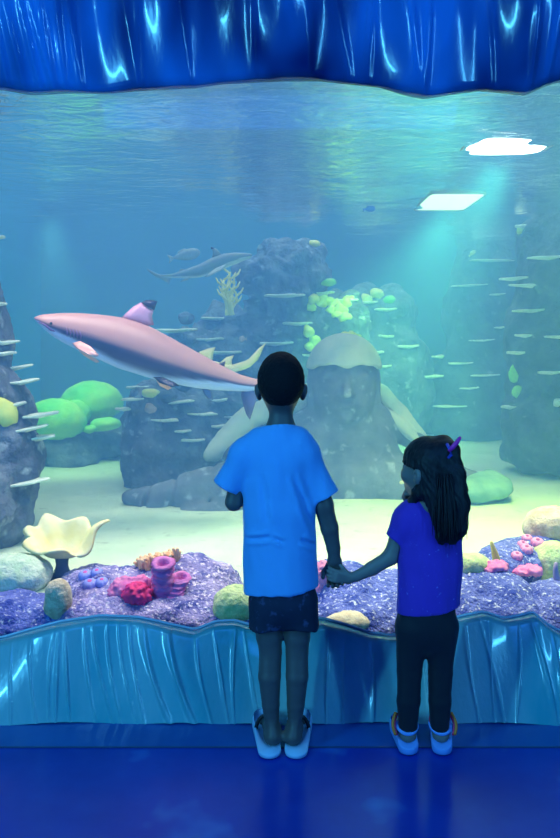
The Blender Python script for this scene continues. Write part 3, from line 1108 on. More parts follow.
m_bb = M('blue_button_skin', (0.20, 0.26, 0.80), (0.36, 0.40, 0.90), scale=20, rough=0.6, bump=0.2, bscale=90)
m_bp = M('pink_button_skin', (0.80, 0.24, 0.52), (0.86, 0.38, 0.62), scale=20, rough=0.6, bump=0.2, bscale=90)
m_mouth = M('coral_mouth', (0.70, 0.10, 0.42), rough=0.6)
for (lab, px, py, r) in [('blue button coral with pink centre at the front of its cluster', 90, 584.5, 7.4), ('leftmost blue button coral of the four beside the red coral', 85.5, 575.5, 7.0),
                         ('blue button coral nearest the red coral', 102, 582.5, 6.6), ('smallest blue button coral at the back of the four', 97, 573, 6.2)]:
    button(lab, px, py, 3.38 - (py - 578) * 0.006, r, m_bb, m_mouth, 'blue button corals')
for (lab, px, py, r) in [('pink button coral lowest on the sloping slab', 517, 556, 5.8), ('pink button coral in the middle of the five on the slab', 526.5, 549.5, 6.4),
                         ('pink button coral at the left end of the upper slab pair', 523, 545, 5.6), ('pink button coral topmost on the slab under the sandy boulder', 527, 538.5, 5.4),
                         ('largest pink button coral touching the yellow-green boulder', 537.5, 543, 6.8)]:
    button(lab, px, py, 3.60 - (py - 548) * 0.008, r, m_bp, M('coral_mouth_dark', (0.35, 0.04, 0.25), rough=.6) if px == 517 else bpy.data.materials['coral_mouth_dark'], 'pink button corals')

# -- tube sponge: a tall ringed chimney with a lower side lobe
def sponge():
    Y = seen(163, 590, 3.36, ('reef',), 0.0)
    t = thing('tube_sponge', 'pink-purple ringed tube sponge rising from the purple reef rock', 'sponge', P(164, 600, Y))
    m1 = M('sponge_skin', (0.50, 0.09, 0.42), (0.78, 0.26, 0.58), scale=12, rough=0.8, bump=0.6, bscale=60, stretch=(1, 1, 3))
    s = S(1, Y)

    def ringed(base, top, r0, r1, seed):
        n = 34
        V, Fc = [], []
        K = 36
        axis = top - base
        for j in range(K + 8):
            if j < K:
                q = j / (K - 1)
                R = r0 + (r1 - r0) * q + 1.1 * math.sin(q * 26 + seed) * (0.4 + q) + (1.5 * q ** 6)
                c = base + axis * q
            else:
                q2 = (j - K + 1) / 8
                R = (r1 + 1.5) * (1 - 0.62 * q2 ** 0.7)
                c = top + np.array([0, 0, s * (1.6 * math.sin(q2 * 3.1) - 7 * q2 ** 3)])
            for i in range(n):
                a = 2 * PI * i / n
                rr = R * (1 + 0.05 * math.sin(3 * a + seed + j * .2) + 0.04 * math.sin(7 * a + j))
                V.append(c + np.array([math.cos(a), math.sin(a) * 0.9, 0]) * rr * s + np.array([0, -0.25 * rr * s * math.sin(a) * 0, 0.35 * rr * s * math.sin(a)]) * (1 if j > 3 else 0.2))
        for j in range(K + 7):
            for i in range(n):
                Fc.append((j * n + i, j * n + (i + 1) % n, (j + 1) * n + (i + 1) % n, (j + 1) * n + i))
        Fc.append(tuple(range((K + 7) * n, (K + 8) * n)))
        return V, Fc
    V, Fc = ringed(P(163, 596, Y), P(163, 563, Y), 12, 9.5, 0.3)
    link('chimney', V, Fc, m1, parent=t)
    V, Fc = ringed(P(172, 598, Y - 0.02), P(181, 577, Y + 0.02), 10, 8, 2.0)
    link('side_lobe', V, Fc, m1, parent=t)
    V, Fc = ringed(P(148, 600, Y - 0.02), P(147, 588, Y), 9, 6, 4.0)
    link('side_lobe', V, Fc, m1, parent=t)


sponge()


# -- orange fringe coral behind the sponge: many short forked fingers
def fringe():
    Y = seen(158, 566, 3.5, ('reef',), 0.03)
    t = []
    r = random.Random(12)
    for i in range(46):
        q = i / 45
        px = 139 + 39 * q + r.uniform(-2, 2)
        base = P(px, 567 - 9 * q + r.uniform(-2, 2), Y + r.uniform(-0.04, 0.04))
        for k in range(2):
            e = base + np.array([r.uniform(-0.018, 0.018), r.uniform(-0.03, 0.01), r.uniform(0.022, 0.042)])
            mid = (base + e) / 2 + np.array([r.uniform(-0.006, 0.006), 0, 0.006])
            t.append(tube([base - np.array([0, 0, 0.02]), mid, e, e + (e - mid) * 0.15], [0.008, 0.0075, 0.007, 0.003], 7))
    V, Fc = merge(t)
    o = tag(link('fringe_coral', V, Fc, M('orange_coral_skin', (0.95, 0.50, 0.26), (0.98, 0.70, 0.42), scale=30, rough=0.7)), 'orange-pink fringe coral fanning out behind the tube sponge', 'coral')


fringe()


# -- knobbly pink and red corals
def knobbly(name, label, centers, m, Y, dens, rr, seed):
    Y = seen(centers[0][0], centers[0][1] + 3, Y, ('reef',), 0.0)
    r = random.Random(seed)
    ps = []
    for (px, py, rx, rz) in centers:
        for i in range(dens):
            a, b = r.uniform(0, 2 * PI), r.uniform(-0.5, 1) * PI / 2
            p = P(px, py, Y) + np.array([S(rx, Y) * math.cos(b) * math.cos(a), 0.05 * math.cos(b) * math.sin(a), S(rz, Y) * math.sin(b)])
            ps.append((p, rr * r.uniform(0.7, 1.3)))
    A = np.array([p for p, _ in ps])
    cl = Clay(A.min(0) - 0.05, A.max(0) + 0.05, 0.005)
    for (px, py, rx, rz) in centers:
        cl.ell(P(px, py, Y), (S(rx, Y) * 0.97, 0.05, S(rz, Y) * 0.97), 0.01)
    for p, q in ps:
        cl.ell(p, (q, q, q), 0.003)
    V, Q = cl.surface(1)
    return tag(link(name, V, Q, m), label, 'coral')


knobbly('knobbly_coral', 'rose-pink knobbly coral left of the tube sponge', [(126, 587, 14, 9), (140, 585, 12, 8), (116, 592, 7, 7)], M('rose_coral_skin', (0.78, 0.14, 0.44), (0.86, 0.30, 0.54), scale=20, rough=0.75, bump=.3, bscale=90), 3.38, 46, 0.008, 3)
knobbly('knobbly_coral', 'deep red knobbly coral in front of the rose-pink one', [(137, 595, 15, 11)], M('red_coral_skin', (0.80, 0.02, 0.16), (0.86, 0.04, 0.28), scale=20, rough=0.7, bump=.3, bscale=90), 3.28, 70, 0.008, 5)
knobbly('knobbly_coral', 'flat pink coral patch below the yellow finger sponge', [(497, 566, 11, 5), (489, 569, 7, 4)], bpy.data.materials['rose_coral_skin'], 3.44, 40, 0.007, 8)
knobbly('knobbly_coral', 'pink coral patch under the yellow-green boulder at the right', [(531, 570, 12, 5), (521, 571, 9, 4)], bpy.data.materials['rose_coral_skin'], 3.44, 40, 0.007, 9)
knobbly('knobbly_coral', 'tall pink coral showing between the boy\'s hip and the joined hands', [(323, 574, 8, 13), (320, 588, 8, 12)], M('pink_coral_skin', (0.86, 0.24, 0.46), (0.90, 0.36, 0.50), scale=20, rough=0.75, bump=.3, bscale=90), 3.26, 60, 0.007, 10)

# -- yellow finger sponge
V, Fc = tube([P(497, 568, 3.5), P(496.5, 560, 3.5), P(494.5, 552, 3.5), P(492.5, 546, 3.5), P(491.5, 542, 3.5), P(491.4, 541, 3.5)], [0.017, 0.018, 0.013, 0.009, 0.007, 0.002], 14)
tag(link('finger_sponge', V, Fc, M('finger_sponge_skin', (0.74, 0.56, 0.16), (0.8, 0.7, 0.24), scale=20, rough=.8)), 'small yellow finger sponge standing beside the pink button corals', 'sponge')
V, Fc = tube([P(557, 588, 3.32), P(556.5, 578, 3.32), P(555.5, 570, 3.32), P(556, 563, 3.32), P(556, 562, 3.32)], [0.012, 0.013, 0.011, 0.008, 0.002], 12)
tag(link('finger_sponge', V, Fc, M('lilac_sponge_skin', (0.5, 0.42, 0.62), rough=.8)), 'small lilac finger sponge at the right edge in front of the boulder', 'sponge')

# ================================================================== the stone statue
def statue():
    Y = 5.7
    sx = lambda v: S(v, Y)
    q = lambda px, py, dy=0.0: P(px, py, Y) + np.array([0, dy, 0])
    m_st = M('weathered_stone', (0.08, 0.11, 0.15), (0.18, 0.22, 0.27), scale=4, rough=0.85, bump=0.6, bscale=26, c3=(0.30, 0.36, 0.40), s3=12, t3=0.66)
    m_cap = M('top_lit_stone', (0.42, 0.52, 0.46), (0.60, 0.66, 0.52), scale=5, rough=0.85, bump=0.35, bscale=24)  # greenish overhead light on the stone is put into this paler colour
    t = thing('statue', 'huge seated stone statue with a smooth cap on its head', 'statue', (q(345, 496)[0], Y, SAND))
    cl = Clay(q(100, 520) - np.array([0, 0.95, 0]), q(530, 325) + np.array([0, 0.75, 0]), 0.016)
    cl.D[:] = 0.5
    k = 0.06
    # head
    cl.ell(q(344, 378, 0.0), (sx(33), 0.24, sx(44)), k)
    cl.ell(q(344, 402, -0.06), (sx(26), 0.17, sx(22)), k)
    cl.cone(q(344, 372, -0.235), q(344, 391, -0.275), 0.018, 0.034, 0.03)          # nose
    cl.ell(q(338, 392, -0.24), (0.022, 0.03, 0.018), 0.015); cl.ell(q(350, 392, -0.24), (0.022, 0.03, 0.018), 0.015)
    for s in (-1, 1):
        cl.ell(q(344 + s * 14, 373, -0.205), (0.062, 0.035, 0.022), 0.02)          # lids
        cl.cone(q(344 + s * 6, 366, -0.225), q(344 + s * 22, 365, -0.185), 0.016, 0.012, 0.025)
        cl.ell(q(344 + s * 33, 383, 0.02), (0.03, 0.06, 0.11), 0.03)               # long ears
        cl.ell(q(344 + s * 33, 399, 0.02), (0.028, 0.045, 0.06), 0.03)
    cl.ell(q(344, 400, -0.225), (0.075, 0.035, 0.014), 0.012)
    cl.ell(q(344, 404.5, -0.22), (0.06, 0.035, 0.016), 0.012)
    cl.ell(q(344, 415, -0.185), (0.055, 0.05, 0.035), 0.03)
    # neck, chest, lap
    cl.cone(q(344, 405, 0.05), q(344, 430, 0.05), sx(24), sx(30), 0.08)
    cl.cone(q(318, 436, 0.08), q(372, 436, 0.08), sx(22), sx(22), 0.1)
    cl.cone(q(344, 445, 0.05), q(346, 492, -0.05), sx(44), sx(52), 0.1, sq=(1, 0.62, 1))
    cl.cone(q(306, 478, -0.10), q(392, 478, -0.10), sx(22), sx(24), 0.08, sq=(1, 0.9, 1))
    cl.cone(q(312, 440, 0.0), q(306, 492, -0.12), sx(17), sx(20), 0.06)
    cl.cone(q(376, 440, 0.0), q(392, 490, -0.12), sx(17), sx(20), 0.06)
    # arms swept back to the sides
    for kk, (a, b, c, ra, rb) in enumerate([((306, 424, 0.08), (268, 442, 0.10), (228, 452, 0.0), 14, 10), ((382, 420, 0.08), (404, 434, 0.12), (432, 452, 0.05), 13, 9)]):
        cl.cone(q(*a), q(*b), sx(ra), sx((ra + rb) / 2), 0.05)
        cl.cone(q(*b), q(*c), sx((ra + rb) / 2), sx(rb), 0.03)
    # folded leg stretched over the sand to the left, and the other knee at the right
    cl.cone(q(300, 482, -0.1), q(242, 476, -0.3), sx(26), sx(23), 0.06)
    cl.cone(q(242, 474, -0.3), q(196, 482, -0.35), sx(22), sx(18), 0.04)
    cl.cone(q(196, 484, -0.35), q(160, 490, -0.38), sx(17), sx(14), 0.03)
    cl.cone(q(160, 489, -0.38), q(140, 487, -0.38), sx(12), sx(8), 0.03)
    cl.cone(q(235, 496, -0.45), q(196, 500, -0.5), sx(14), sx(10), 0.04)
    cl.cone(q(395, 482, -0.1), q(440, 478, -0.15), sx(24), sx(20), 0.06)
    cl.cone(q(440, 478, -0.15), q(478, 486, -0.1), sx(19), sx(13), 0.04)
    # carved joints round the leg
    for (px, py, dx) in ((216, 478, 3), (180, 486, 4), (156, 488, 5)):
        for a in np.linspace(0, 2 * PI, 26)[:-1]:
            rr = sx(21 if px > 200 else (17.5 if px > 170 else 14.5))
            c = q(px, py, -0.35) + np.array([dx * 0.004 * math.sin(a), rr * math.cos(a), rr * math.sin(a)])
            cl.ell(c, (0.012, 0.028, 0.028), 0.012, sub=True)
    V, Q = cl.surface(2)
    V = roughen(V, Q, 0.010, 5.0, 4, 2.0)
    link('body', V, Q, m_st, parent=t)
    # cap with a scalloped brim
    nu, nv = 80, 16
    V = []
    c = q(344, 372, 0.0)
    for side in (0, 1):
        for j in range(nv):
            jj = j if side == 0 else nv - 1 - j
            f = jj / (nv - 1)
            th = 0.02 + f * (PI / 2 * 1.02)
            for i in range(nu):
                a = 2 * PI * i / nu
                sc_ = 1.0 if side == 0 else 0.93
                drop = 0.011 * math.cos(6 * a + PI) * f ** 4 + 0.006 * math.sin(11 * a) * f ** 4 + (0.02 * math.sin(a) * f)
                flare = 1 + 0.05 * f ** 6
                V.append(c + np.array([sx(36) * sc_ * math.sin(th) * math.cos(a) * flare, 0.275 * sc_ * math.sin(th) * math.sin(a) * flare,
                                       sx(33) * sc_ * math.cos(th) + sx(6) - drop]))
    V = np.array(V)
    Fc = []
    for j in range(2 * nv - 1):
        for i in range(nu):
            i2 = (i + 1) % nu
            Fc.append((j * nu + i, (j + 1) * nu + i, (j + 1) * nu + i2, j * nu + i2))
    Fc.append(tuple(range(nu)))
    Fc.append(tuple(range((2 * nv - 1) * nu, 2 * nv * nu))[::-1])
    link('cap', V, Fc, m_cap, parent=t)
    for (px, py, r) in [(330, 341, 6), (338, 337, 6), (347, 335, 6), (356, 337, 5), (342, 338, 5), (352, 335, 6)]:
        lump(t, 'algae_tuft', px, py, Y - 0.02, r * 0.9, m_yell, 0.6, 0.25, rooted=False)
    mc = Clay(q(200, 462) - np.array([0, 0.4, 0]), q(436, 378) + np.array([0, 0.6, 0]), 0.014)
    mc.chain([q(366, 386, .16), q(384, 396, .16), q(402, 414, .14), q(424, 440, .10)], [sx(9), sx(10), sx(9), sx(7)], .03)
    mc.chain([q(364, 400, .06), q(384, 414, .06), q(402, 426, .06), q(420, 444, .04)], [sx(7), sx(7.5), sx(7), sx(5)], .01)
    mc.chain([q(322, 384, .16), q(300, 404, .16), q(276, 408, .14), q(250, 418, .10), q(226, 440, .02), q(212, 454, -.05)], [sx(9), sx(11), sx(12), sx(13), sx(12), sx(9)], .03)
    V, Q = mc.surface(2)
    V = roughen(V, Q, 0.010, 6.0, 3, 4.0)
    link('mantle', V, Q, m_cap, parent=t)
    return t


statue()


# ================================================================== sharks and fish
def shark(name, label, cat, Yn, Yt, top, bot, mats, fins, back, flank, belly, cols=True, width=0.82, n=90, nr=40):
    """body lofted between its upper and lower outline (picture px), at distance Yn (nose) to Yt (tail)"""
    xs0, xs1 = top[0][0], top[-1][0]
    px = xs0 + (xs1 - xs0) * (np.linspace(0, 1, n) ** 1.0)
    ty = smooth_interp(px, top, 2.0)
    by = smooth_interp(px, bot, 2.0)
    ty[0] = by[0] = (top[0][1] + bot[0][1]) / 2
    Ys = Yn + (Yt - Yn) * (px - xs0) / (xs1 - xs0)
    V, C = [], []
    r = random.Random(3)
    for i in range(n):
        cpt = P(px[i], (ty[i] + by[i]) / 2, Ys[i])
        hz = max(S((by[i] - ty[i]) / 2, Ys[i]), 0.001)
        hy = hz * width
        u = i / (n - 1)
        if u < 0.12:
            hy = max(hy, hz * (width + 0.5 * (1 - u / 0.12)))
        for k in range(nr):
            a = 2 * PI * k / nr
            V.append(cpt + np.array([0, hy * math.cos(a), hz * math.sin(a)]))
            s = math.sin(a)
            # countershaded skin: back, dark flank stripe, pale belly
            line = -0.24 - 0.02 * u + 0.06 * math.sin(9 * u)
            bw = 0.05 + 0.55 * math.sin(PI * min(1, u * 1.1)) ** 1.5
            if s > line + 0.10:
                c = np.array(back)
                e = min(1.0, (s - line - 0.10) / 0.22)
                c = np.array(flank) * (1 - e) + c * e
            elif s > line - bw:
                e = min(1.0, 3.0 * (s - (line - bw)) / (bw + 0.10))
                c = np.array(belly) * (1 - e) + np.array(flank) * e
            else:
                c = np.array(belly)
            C.append(c)
    Q = []
    for i in range(n - 1):
        for k in range(nr):
            Q.append((i * nr + k, i * nr + (k + 1) % nr, (i + 1) * nr + (k + 1) % nr, (i + 1) * nr + k))
    Q = np.array(Q)
    base = np.mean(V, axis=0)
    t = thing(name, label, cat, base)
    body = link('body', V, Q, mats['skin'], parent=t, colors=C)
    for (nm, pts, th, mm, ax) in fins:
        Vf, Ff = blade(pts, th, ax)
        cc = np.array(mm if isinstance(mm, tuple) else back, float)
        cols_ = [cc] * len(Vf)
        f = link(nm, Vf, Ff, mats['skin'] if isinstance(mm, tuple) or mm is None else mm, parent=t, colors=cols_)
    return t


m_shark = M('shark_skin', (0.5, 0.3, 0.3), rough=0.45, bump=0.05, bscale=80, attr='Tint', sheen=0.1)
m_black = M('fin_tip_black', (0.01, 0.015, 0.05), rough=0.5)
m_eye = M('dark_eye', (0.005, 0.005, 0.01), rough=0.1)

Yn, Yt = 4.15, 4.55
f = lambda px, py, dy=0.0: P(px, py, Yn + (Yt - Yn) * (px - 35) / 230.0 + dy)
PINK = (0.40, 0.20, 0.19)
top = [(34, 317), (42, 314.5), (60, 313), (80, 313), (100, 314.5), (120, 317), (135, 321), (150, 326.5), (170, 337), (190, 348), (210, 359), (225, 367), (240, 374.5), (256, 379), (266, 380)]
bot = [(34, 319), (40, 325), (50, 334), (62, 342), (80, 351), (100, 360), (120, 369), (140, 375), (158, 380.5), (175, 384), (195, 388), (215, 390), (232, 391), (248, 391.5), (256, 391), (266, 388)]
fins = [
    ('dorsal_fin', [f(121, 318), f(127, 312), f(134, 306), f(141, 302.2), f(147, 305.5), f(154, 309.5), f(152, 316), f(154, 325), f(146, 326), f(133, 322)], 0.016, (0.50, 0.26, 0.42), (0, 1, 0)),
    ('second_dorsal_fin', [f(212, 361), f(218, 364), f(223, 362), f(225.5, 361), f(224.5, 366), f(226, 371), f(218, 368)], 0.010, m_black, (0, 1, 0)),
    ('pectoral_fin', [f(72, 343, -0.10), f(80, 341, -0.14), f(90, 346, -0.22), f(99, 355, -0.28), f(96, 357, -0.29), f(86, 353, -0.22), f(76, 348, -0.14)], 0.014, (0.75, 0.38, 0.34), (0.3, 0.5, 0.8)),
    ('pectoral_fin', [f(74, 346, 0.12), f(84, 350, 0.20), f(100, 362, 0.36), f(96, 363, 0.36), f(82, 354, 0.2)], 0.012, (0.6, 0.34, 0.36), (0.3, -0.5, 0.8)),
    ('pelvic_fin', [f(153, 377, -0.05), f(163, 377, -0.08), f(174, 382, -0.12), f(180, 386, -0.14), f(172, 387, -0.14), f(160, 383, -0.08)], 0.012, m_black, (0.3, 0.8, 0.4)),
    ('pelvic_fin', [f(156, 380, 0.03), f(164, 382, 0.05), f(172, 388, 0.08), f(168, 390, 0.08), f(160, 386, 0.05)], 0.010, (0.80, 0.36, 0.22), (0.3, 0.8, 0.4)),
    ('anal_fin', [f(201, 387), f(210, 389), f(212, 394), f(213, 400), f(208, 399), f(204, 394)], 0.009, (0.06, 0.10, 0.22), (0, 1, 0)),
    ('tail_fin', [f(246, 381), f(256, 379), f(268, 374), f(280, 366), f(290, 358), f(286, 366), f(278, 377), f(268, 385), f(258, 389), f(255, 398), f(253, 410), f(250, 420), f(246, 414), f(243, 404), f(241, 396), f(242, 388)], 0.016, (0.08, 0.08, 0.22), (0, 1, 0)),
]
sh = shark('shark', 'large pink-backed shark with a black-tipped dorsal fin gliding to the left', 'shark', Yn, Yt, top, bot, {'skin': m_shark}, fins,
           PINK, (0.012, 0.012, 0.07), (0.42, 0.52, 0.78))
# black tip, eye, mouth and gills as pieces of their own
V, Fc = blade([f(141, 302.5, 0), f(146, 300.2, 0), f(152, 300, 0), f(157.5, 301.2, 0), f(156, 305, 0), f(154.3, 310.5, 0), f(147, 307, 0)], 0.022, (0, 1, 0))
link('dorsal_tip', V, Fc, m_black, parent=sh)
for dy in (-1,):
    e = f(52, 325, 0)
    lump(sh, 'eye', 51, 323.5, e[1] - 0.062, 1.5, m_eye, 1.0, 0.0, rooted=False)
V, Fc = tube([f(39, 322, -0.035), f(45, 325, -0.055), f(51, 330, -0.055), f(55, 331.5, -0.062)], [0.002, 0.005, 0.005, 0.002], 8)
link('mouth', V, Fc, M('shark_mouth', (0.10, 0.04, 0.16), rough=.6), parent=sh)
for i in range(5):
    x = 66 + i * 3.4
    V, Fc = tube([f(x, 327 + i * .9, -0.100 - 0.004 * i), f(x + 1.2, 332 + i, -0.108 - 0.004 * i), f(x + 1.0, 337 + i, -0.103 - 0.004 * i)], [0.001, 0.004, 0.001], 6)
    link('gill_slit', V, Fc, bpy.data.materials['shark_mouth'], parent=sh)

# the second shark, high up and hazy, heading right
Y2 = 6.3
g = lambda px, py, dy=0.0: P(px, py, Y2 + dy)
m_sh2 = M('grey_shark_skin', (0.3, 0.3, 0.3), rough=0.5, attr='Tint')
GREY = (0.30, 0.36, 0.38)
top2 = [(160, 275), (172, 274), (186, 269), (200, 264), (212, 257.5), (224, 253.5), (236, 252.5), (246, 253), (252, 254)]
bot2 = [(160, 277), (172, 278), (186, 278.5), (200, 277.5), (212, 274), (224, 269), (236, 264), (246, 260), (252, 257)]
fins2 = [
    ('dorsal_fin', [g(212, 257.5), g(213, 252), g(211, 247), g(217, 249), g(222, 255)], 0.010, None, (0, 1, 0)),
    ('tail_fin', [g(164, 275), g(158, 274), g(152, 271), g(146.5, 268.5), g(150, 273), g(156, 277), g(163, 280), g(169, 284), g(170, 280), g(172, 277)], 0.012, None, (0, 1, 0)),
    ('second_dorsal_fin', [g(178, 272), g(181, 268.5), g(184, 269), g(185, 271)], 0.008, None, (0, 1, 0)),
    ('pectoral_fin', [g(226, 264, -0.1), g(216, 268, -0.16), g(204, 277, -0.26), g(208, 277, -0.26), g(222, 270, -0.16)], 0.012, (0.5, 0.58, 0.6), (0.2, 0.5, 0.8)),
    ('pelvic_fin', [g(190, 277, -0.04), g(184, 279, -0.07), g(180, 282, -0.08), g(188, 280, -0.06)], 0.008, None, (0.2, 0.5, 0.8)),
]
t2 = shark('shark', 'small hazy grey shark swimming right beside the rock tower', 'shark', Y2, Y2 + 0.01, top2, bot2, {'skin': m_sh2}, fins2, GREY, (0.24, 0.3, 0.34), (0.62, 0.68, 0.68), n=50, nr=24)
V, Fc = blade([g(211, 249.2), g(210.6, 246.6), g(214, 247.6), g(214, 249.6)], 0.011, (0, 1, 0))
link('dorsal_tip', V, Fc, m_black, parent=t2)

# the third shark, green light put into its skin colour, mostly behind the first
Y3 = 5.0
g = lambda px, py, dy=0.0: P(px, py, Y3 + dy)
GREEN_LIT = (0.72, 0.72, 0.34)
top3 = [(140, 345), (150, 342), (165, 344), (180, 350), (195, 356), (210, 360), (222, 363), (236, 365), (246, 365)]
bot3 = [(140, 347), (150, 352), (165, 362), (180, 370), (195, 375), (210, 376), (222, 375), (236, 372), (246, 369)]
fins3 = [
    ('dorsal_fin', [g(193, 357), g(200, 351.5), g(208, 348.5), g(215.5, 347), g(213.5, 352), g(212.5, 361), g(205, 362)], 0.014, GREEN_LIT, (0, 1, 0)),
    ('second_dorsal_fin', [g(219, 363), g(226, 357.5), g(234, 355), g(232, 360), g(232, 365), g(226, 366)], 0.012, GREEN_LIT, (0, 1, 0)),
    ('tail_fin', [g(228, 366), g(240, 364), g(250, 358), g(258, 349), g(266, 342.5), g(262, 351), g(258, 360), g(250, 367), g(240, 371), g(228, 371)], 0.016, GREEN_LIT, (0, 1, 0)),
]
shark('shark', 'green-lit shark mostly hidden behind the pink shark', 'shark', Y3, Y3 + 0.01, top3, bot3, {'skin': m_sh2}, fins3, GREEN_LIT, (0.45, 0.55, 0.34), (0.6, 0.66, 0.5), n=50, nr=24)


def fish(label, px, py, Y, L, H, col, tailcol=None, flip=1, tilt=0.0):
    """flip=1 swims right"""
    c = P(px, py, Y)
    s = S(1, Y)
    m = M('fish_skin', col, tuple(0.8 * v for v in col), scale=30, rough=0.4)
    t = thing('fish', label, 'fish', c)
    n, k = 18, 14
    ct, st = math.cos(tilt), math.sin(tilt)
    rot = lambda x, z: (flip * (x * ct) - st * z * 1.0, z * ct + st * flip * x)
    V, Fc = [], []
    for i in range(n):
        u = i / (n - 1)
        x = (0.5 - 0.85 * u) * L
        h = H / 2 * (math.sin(PI * min(u * 0.9 + 0.06, 1)) ** 0.7) * (1 - 0.55 * u) * 1.35
        if i in (0, n - 1):
            h *= 0.3
        for j in range(k):
            a = 2 * PI * j / k
            X, Z = rot(x, h * math.sin(a))
            V.append(c + np.array([X * s, 0.45 * h * math.cos(a) * s, Z * s]))
    for i in range(n - 1):
        for j in range(k):
            Fc.append((i * k + j, i * k + (j + 1) % k, (i + 1) * k + (j + 1) % k, (i + 1) * k + j))
    Fc += [tuple(range(k))[::-1], tuple(range((n - 1) * k, n * k))]
    link('body', V, Fc, m, parent=t)

    def pt(x, z):
        X, Z = rot(x, z)
        return c + np.array([X * s, 0, Z * s])
    V, Fc = blade([pt(-0.30 * L, 0.06 * H), pt(-0.5 * L, 0.42 * H), pt(-0.45 * L, 0), pt(-0.5 * L, -0.42 * H), pt(-0.30 * L, -0.06 * H)], 0.6 * s, (0, 1, 0))
    link('tail_fin', V, Fc, m, parent=t)
    V, Fc = blade([pt(0.2 * L, 0.40 * H), pt(0.05 * L, 0.62 * H), pt(-0.15 * L, 0.5 * H), pt(-0.2 * L, 0.25 * H)], 0.5 * s, (0, 1, 0))
    link('dorsal_fin', V, Fc, m, parent=t)


fish('hazy silvery fish swimming just above the small grey shark', 184, 255.5, 6.4, 33, 11, (0.42, 0.50, 0.52), flip=1, tilt=0.22)
fish('tiny bright blue fish high in the middle of the water', 369, 209, 5.2, 13, 6, (0.05, 0.25, 0.85), flip=1, tilt=0.15)
fish('tiny pale fish by the floodlight beam above the right pillar', 472, 253.5, 6.2, 9, 4, (0.6, 0.75, 0.6), flip=1, tilt=0.75)
fish('tiny pinkish fish in the dark gap above the yellow-green shark tail', 243, 339, 6.0, 8, 6, (0.55, 0.42, 0.42), flip=-1)
fish('little yellow fish hovering right in front of the girl\'s face', 403, 482.5, 4.4, 7, 3.6, (0.75, 0.72, 0.35), flip=-1)

# ================================================================== the two children
m_skin_b = M('boy_skin', (0.115, 0.095, 0.085), (0.13, 0.105, 0.095), scale=10, rough=0.5, bump=0.05, bscale=120)
m_skin_g = M('girl_skin', (0.24, 0.18, 0.15), (0.27, 0.20, 0.165), scale=10, rough=0.5, bump=0.05, bscale=120)
m_hair_b = M('short_black_hair', (0.006, 0.006, 0.008), rough=0.75, bump=0.8, bscale=300, bdist=0.004, spec=0.25)
m_hair_g = M('long_dark_hair', (0.010, 0.008, 0.010), (0.022, 0.018, 0.02), scale=60, rough=0.5, stretch=(1, 1, 0.08), bump=0.5, bscale=120, bdist=0.004, spec=0.3)
m_tee = M('sky_blue_cotton', (0.11, 0.42, 0.80), (0.13, 0.45, 0.83), scale=3, rough=0.85, bump=0.12, bscale=300, sheen=0.2)
m_short = M('dark_patterned_cotton', (0.010, 0.014, 0.035), (0.016, 0.022, 0.05), scale=10, rough=0.85, c3=(0.05, 0.06, 0.13), s3=38, t3=0.63)
m_sole = M('pale_blue_foam', (0.46, 0.66, 0.86), rough=0.55, bump=0.1, bscale=80)
m_dark_strap = M('black_foam', (0.01, 0.012, 0.02), rough=0.6)
m_blouse = M('cobalt_cotton', (0.10, 0.025, 0.42), (0.12, 0.03, 0.47), scale=4, rough=0.8, c3=(0.30, 0.26, 0.80), s3=75, t3=0.73, sheen=0.2)
m_legg = M('black_leggings', (0.006, 0.007, 0.014), rough=0.75, sheen=0.1)
m_clog = M('blue_foam', (0.20, 0.40, 0.86), rough=0.5)
m_pink = M('neon_pink_band', (1.0, 0.03, 0.12), rough=0.5)
m_orange = M('neon_orange_band', (1.0, 0.22, 0.02), rough=0.5)
m_clip = M('magenta_clip', (0.95, 0.04, 0.40), rough=0.35)


def hand(cl, wrist, knuckle, palm_n, curl, width=0.052, thick=0.020, flen=0.052, fr=0.0072, thumb_side=1, spread=0.10, thumb_curl=0.6):
    """palm from wrist to knuckles; palm_n points out of the palm; curl = bend of each finger joint in radians"""
    wrist, knuckle = np.asarray(wrist, float), np.asarray(knuckle, float)
    ax = knuckle - wrist
    L = np.linalg.norm(ax)
    ax = ax / L
    n = np.asarray(palm_n, float)
    n = n - ax * (n @ ax)
    n /= np.linalg.norm(n)
    sd = np.cross(ax, n) * thumb_side
    # palm: four bones side by side, melted together
    for i in range(4):
        o = (i - 1.5) / 3 * (width - 2 * fr)
        cl.cone(wrist + sd * o * 0.6, knuckle + sd * o, thick * 0.55, fr * 1.25, 0.010)
    for i, fl in enumerate((0.92, 1.0, 0.95, 0.76)):      # index first (thumb side)
        o = (1.5 - i) / 3 * (width - 2 * fr)
        p = knuckle + sd * o
        d = ax + sd * spread * (1.5 - i) / 1.5
        d /= np.linalg.norm(d)
        ang = 0.0
        for j, seg in enumerate((0.46, 0.30, 0.24)):
            ang += curl * (0.8 if j == 0 else 1.1)
            dd = d * math.cos(ang) + n * math.sin(ang)
            e = p + dd * flen * fl * seg
            r0 = fr * (1.0 - 0.10 * j)
            cl.cone(p, e, r0, r0 * 0.9, 0.0022)
            p = e
    # thumb leaves the side of the palm near its base
    p = wrist + ax * L * 0.30 + sd * width * 0.36
    d = ax * 0.72 + sd * 0.62 + n * 0.22
    d /= np.linalg.norm(d)
    cl.cone(wrist + ax * L * 0.12 + sd * width * 0.12, p, thick * 0.5, fr * 1.25, 0.006)
    for j, seg in enumerate((0.44, 0.34)):
        e = p + d * flen * seg * 1.15
        cl.cone(p, e, fr * (1.15 - 0.1 * j), fr * (1.0 - 0.1 * j), 0.003)
        p = e
        d = d + n * thumb_curl - sd * thumb_curl * 0.6
        d /= np.linalg.norm(d)


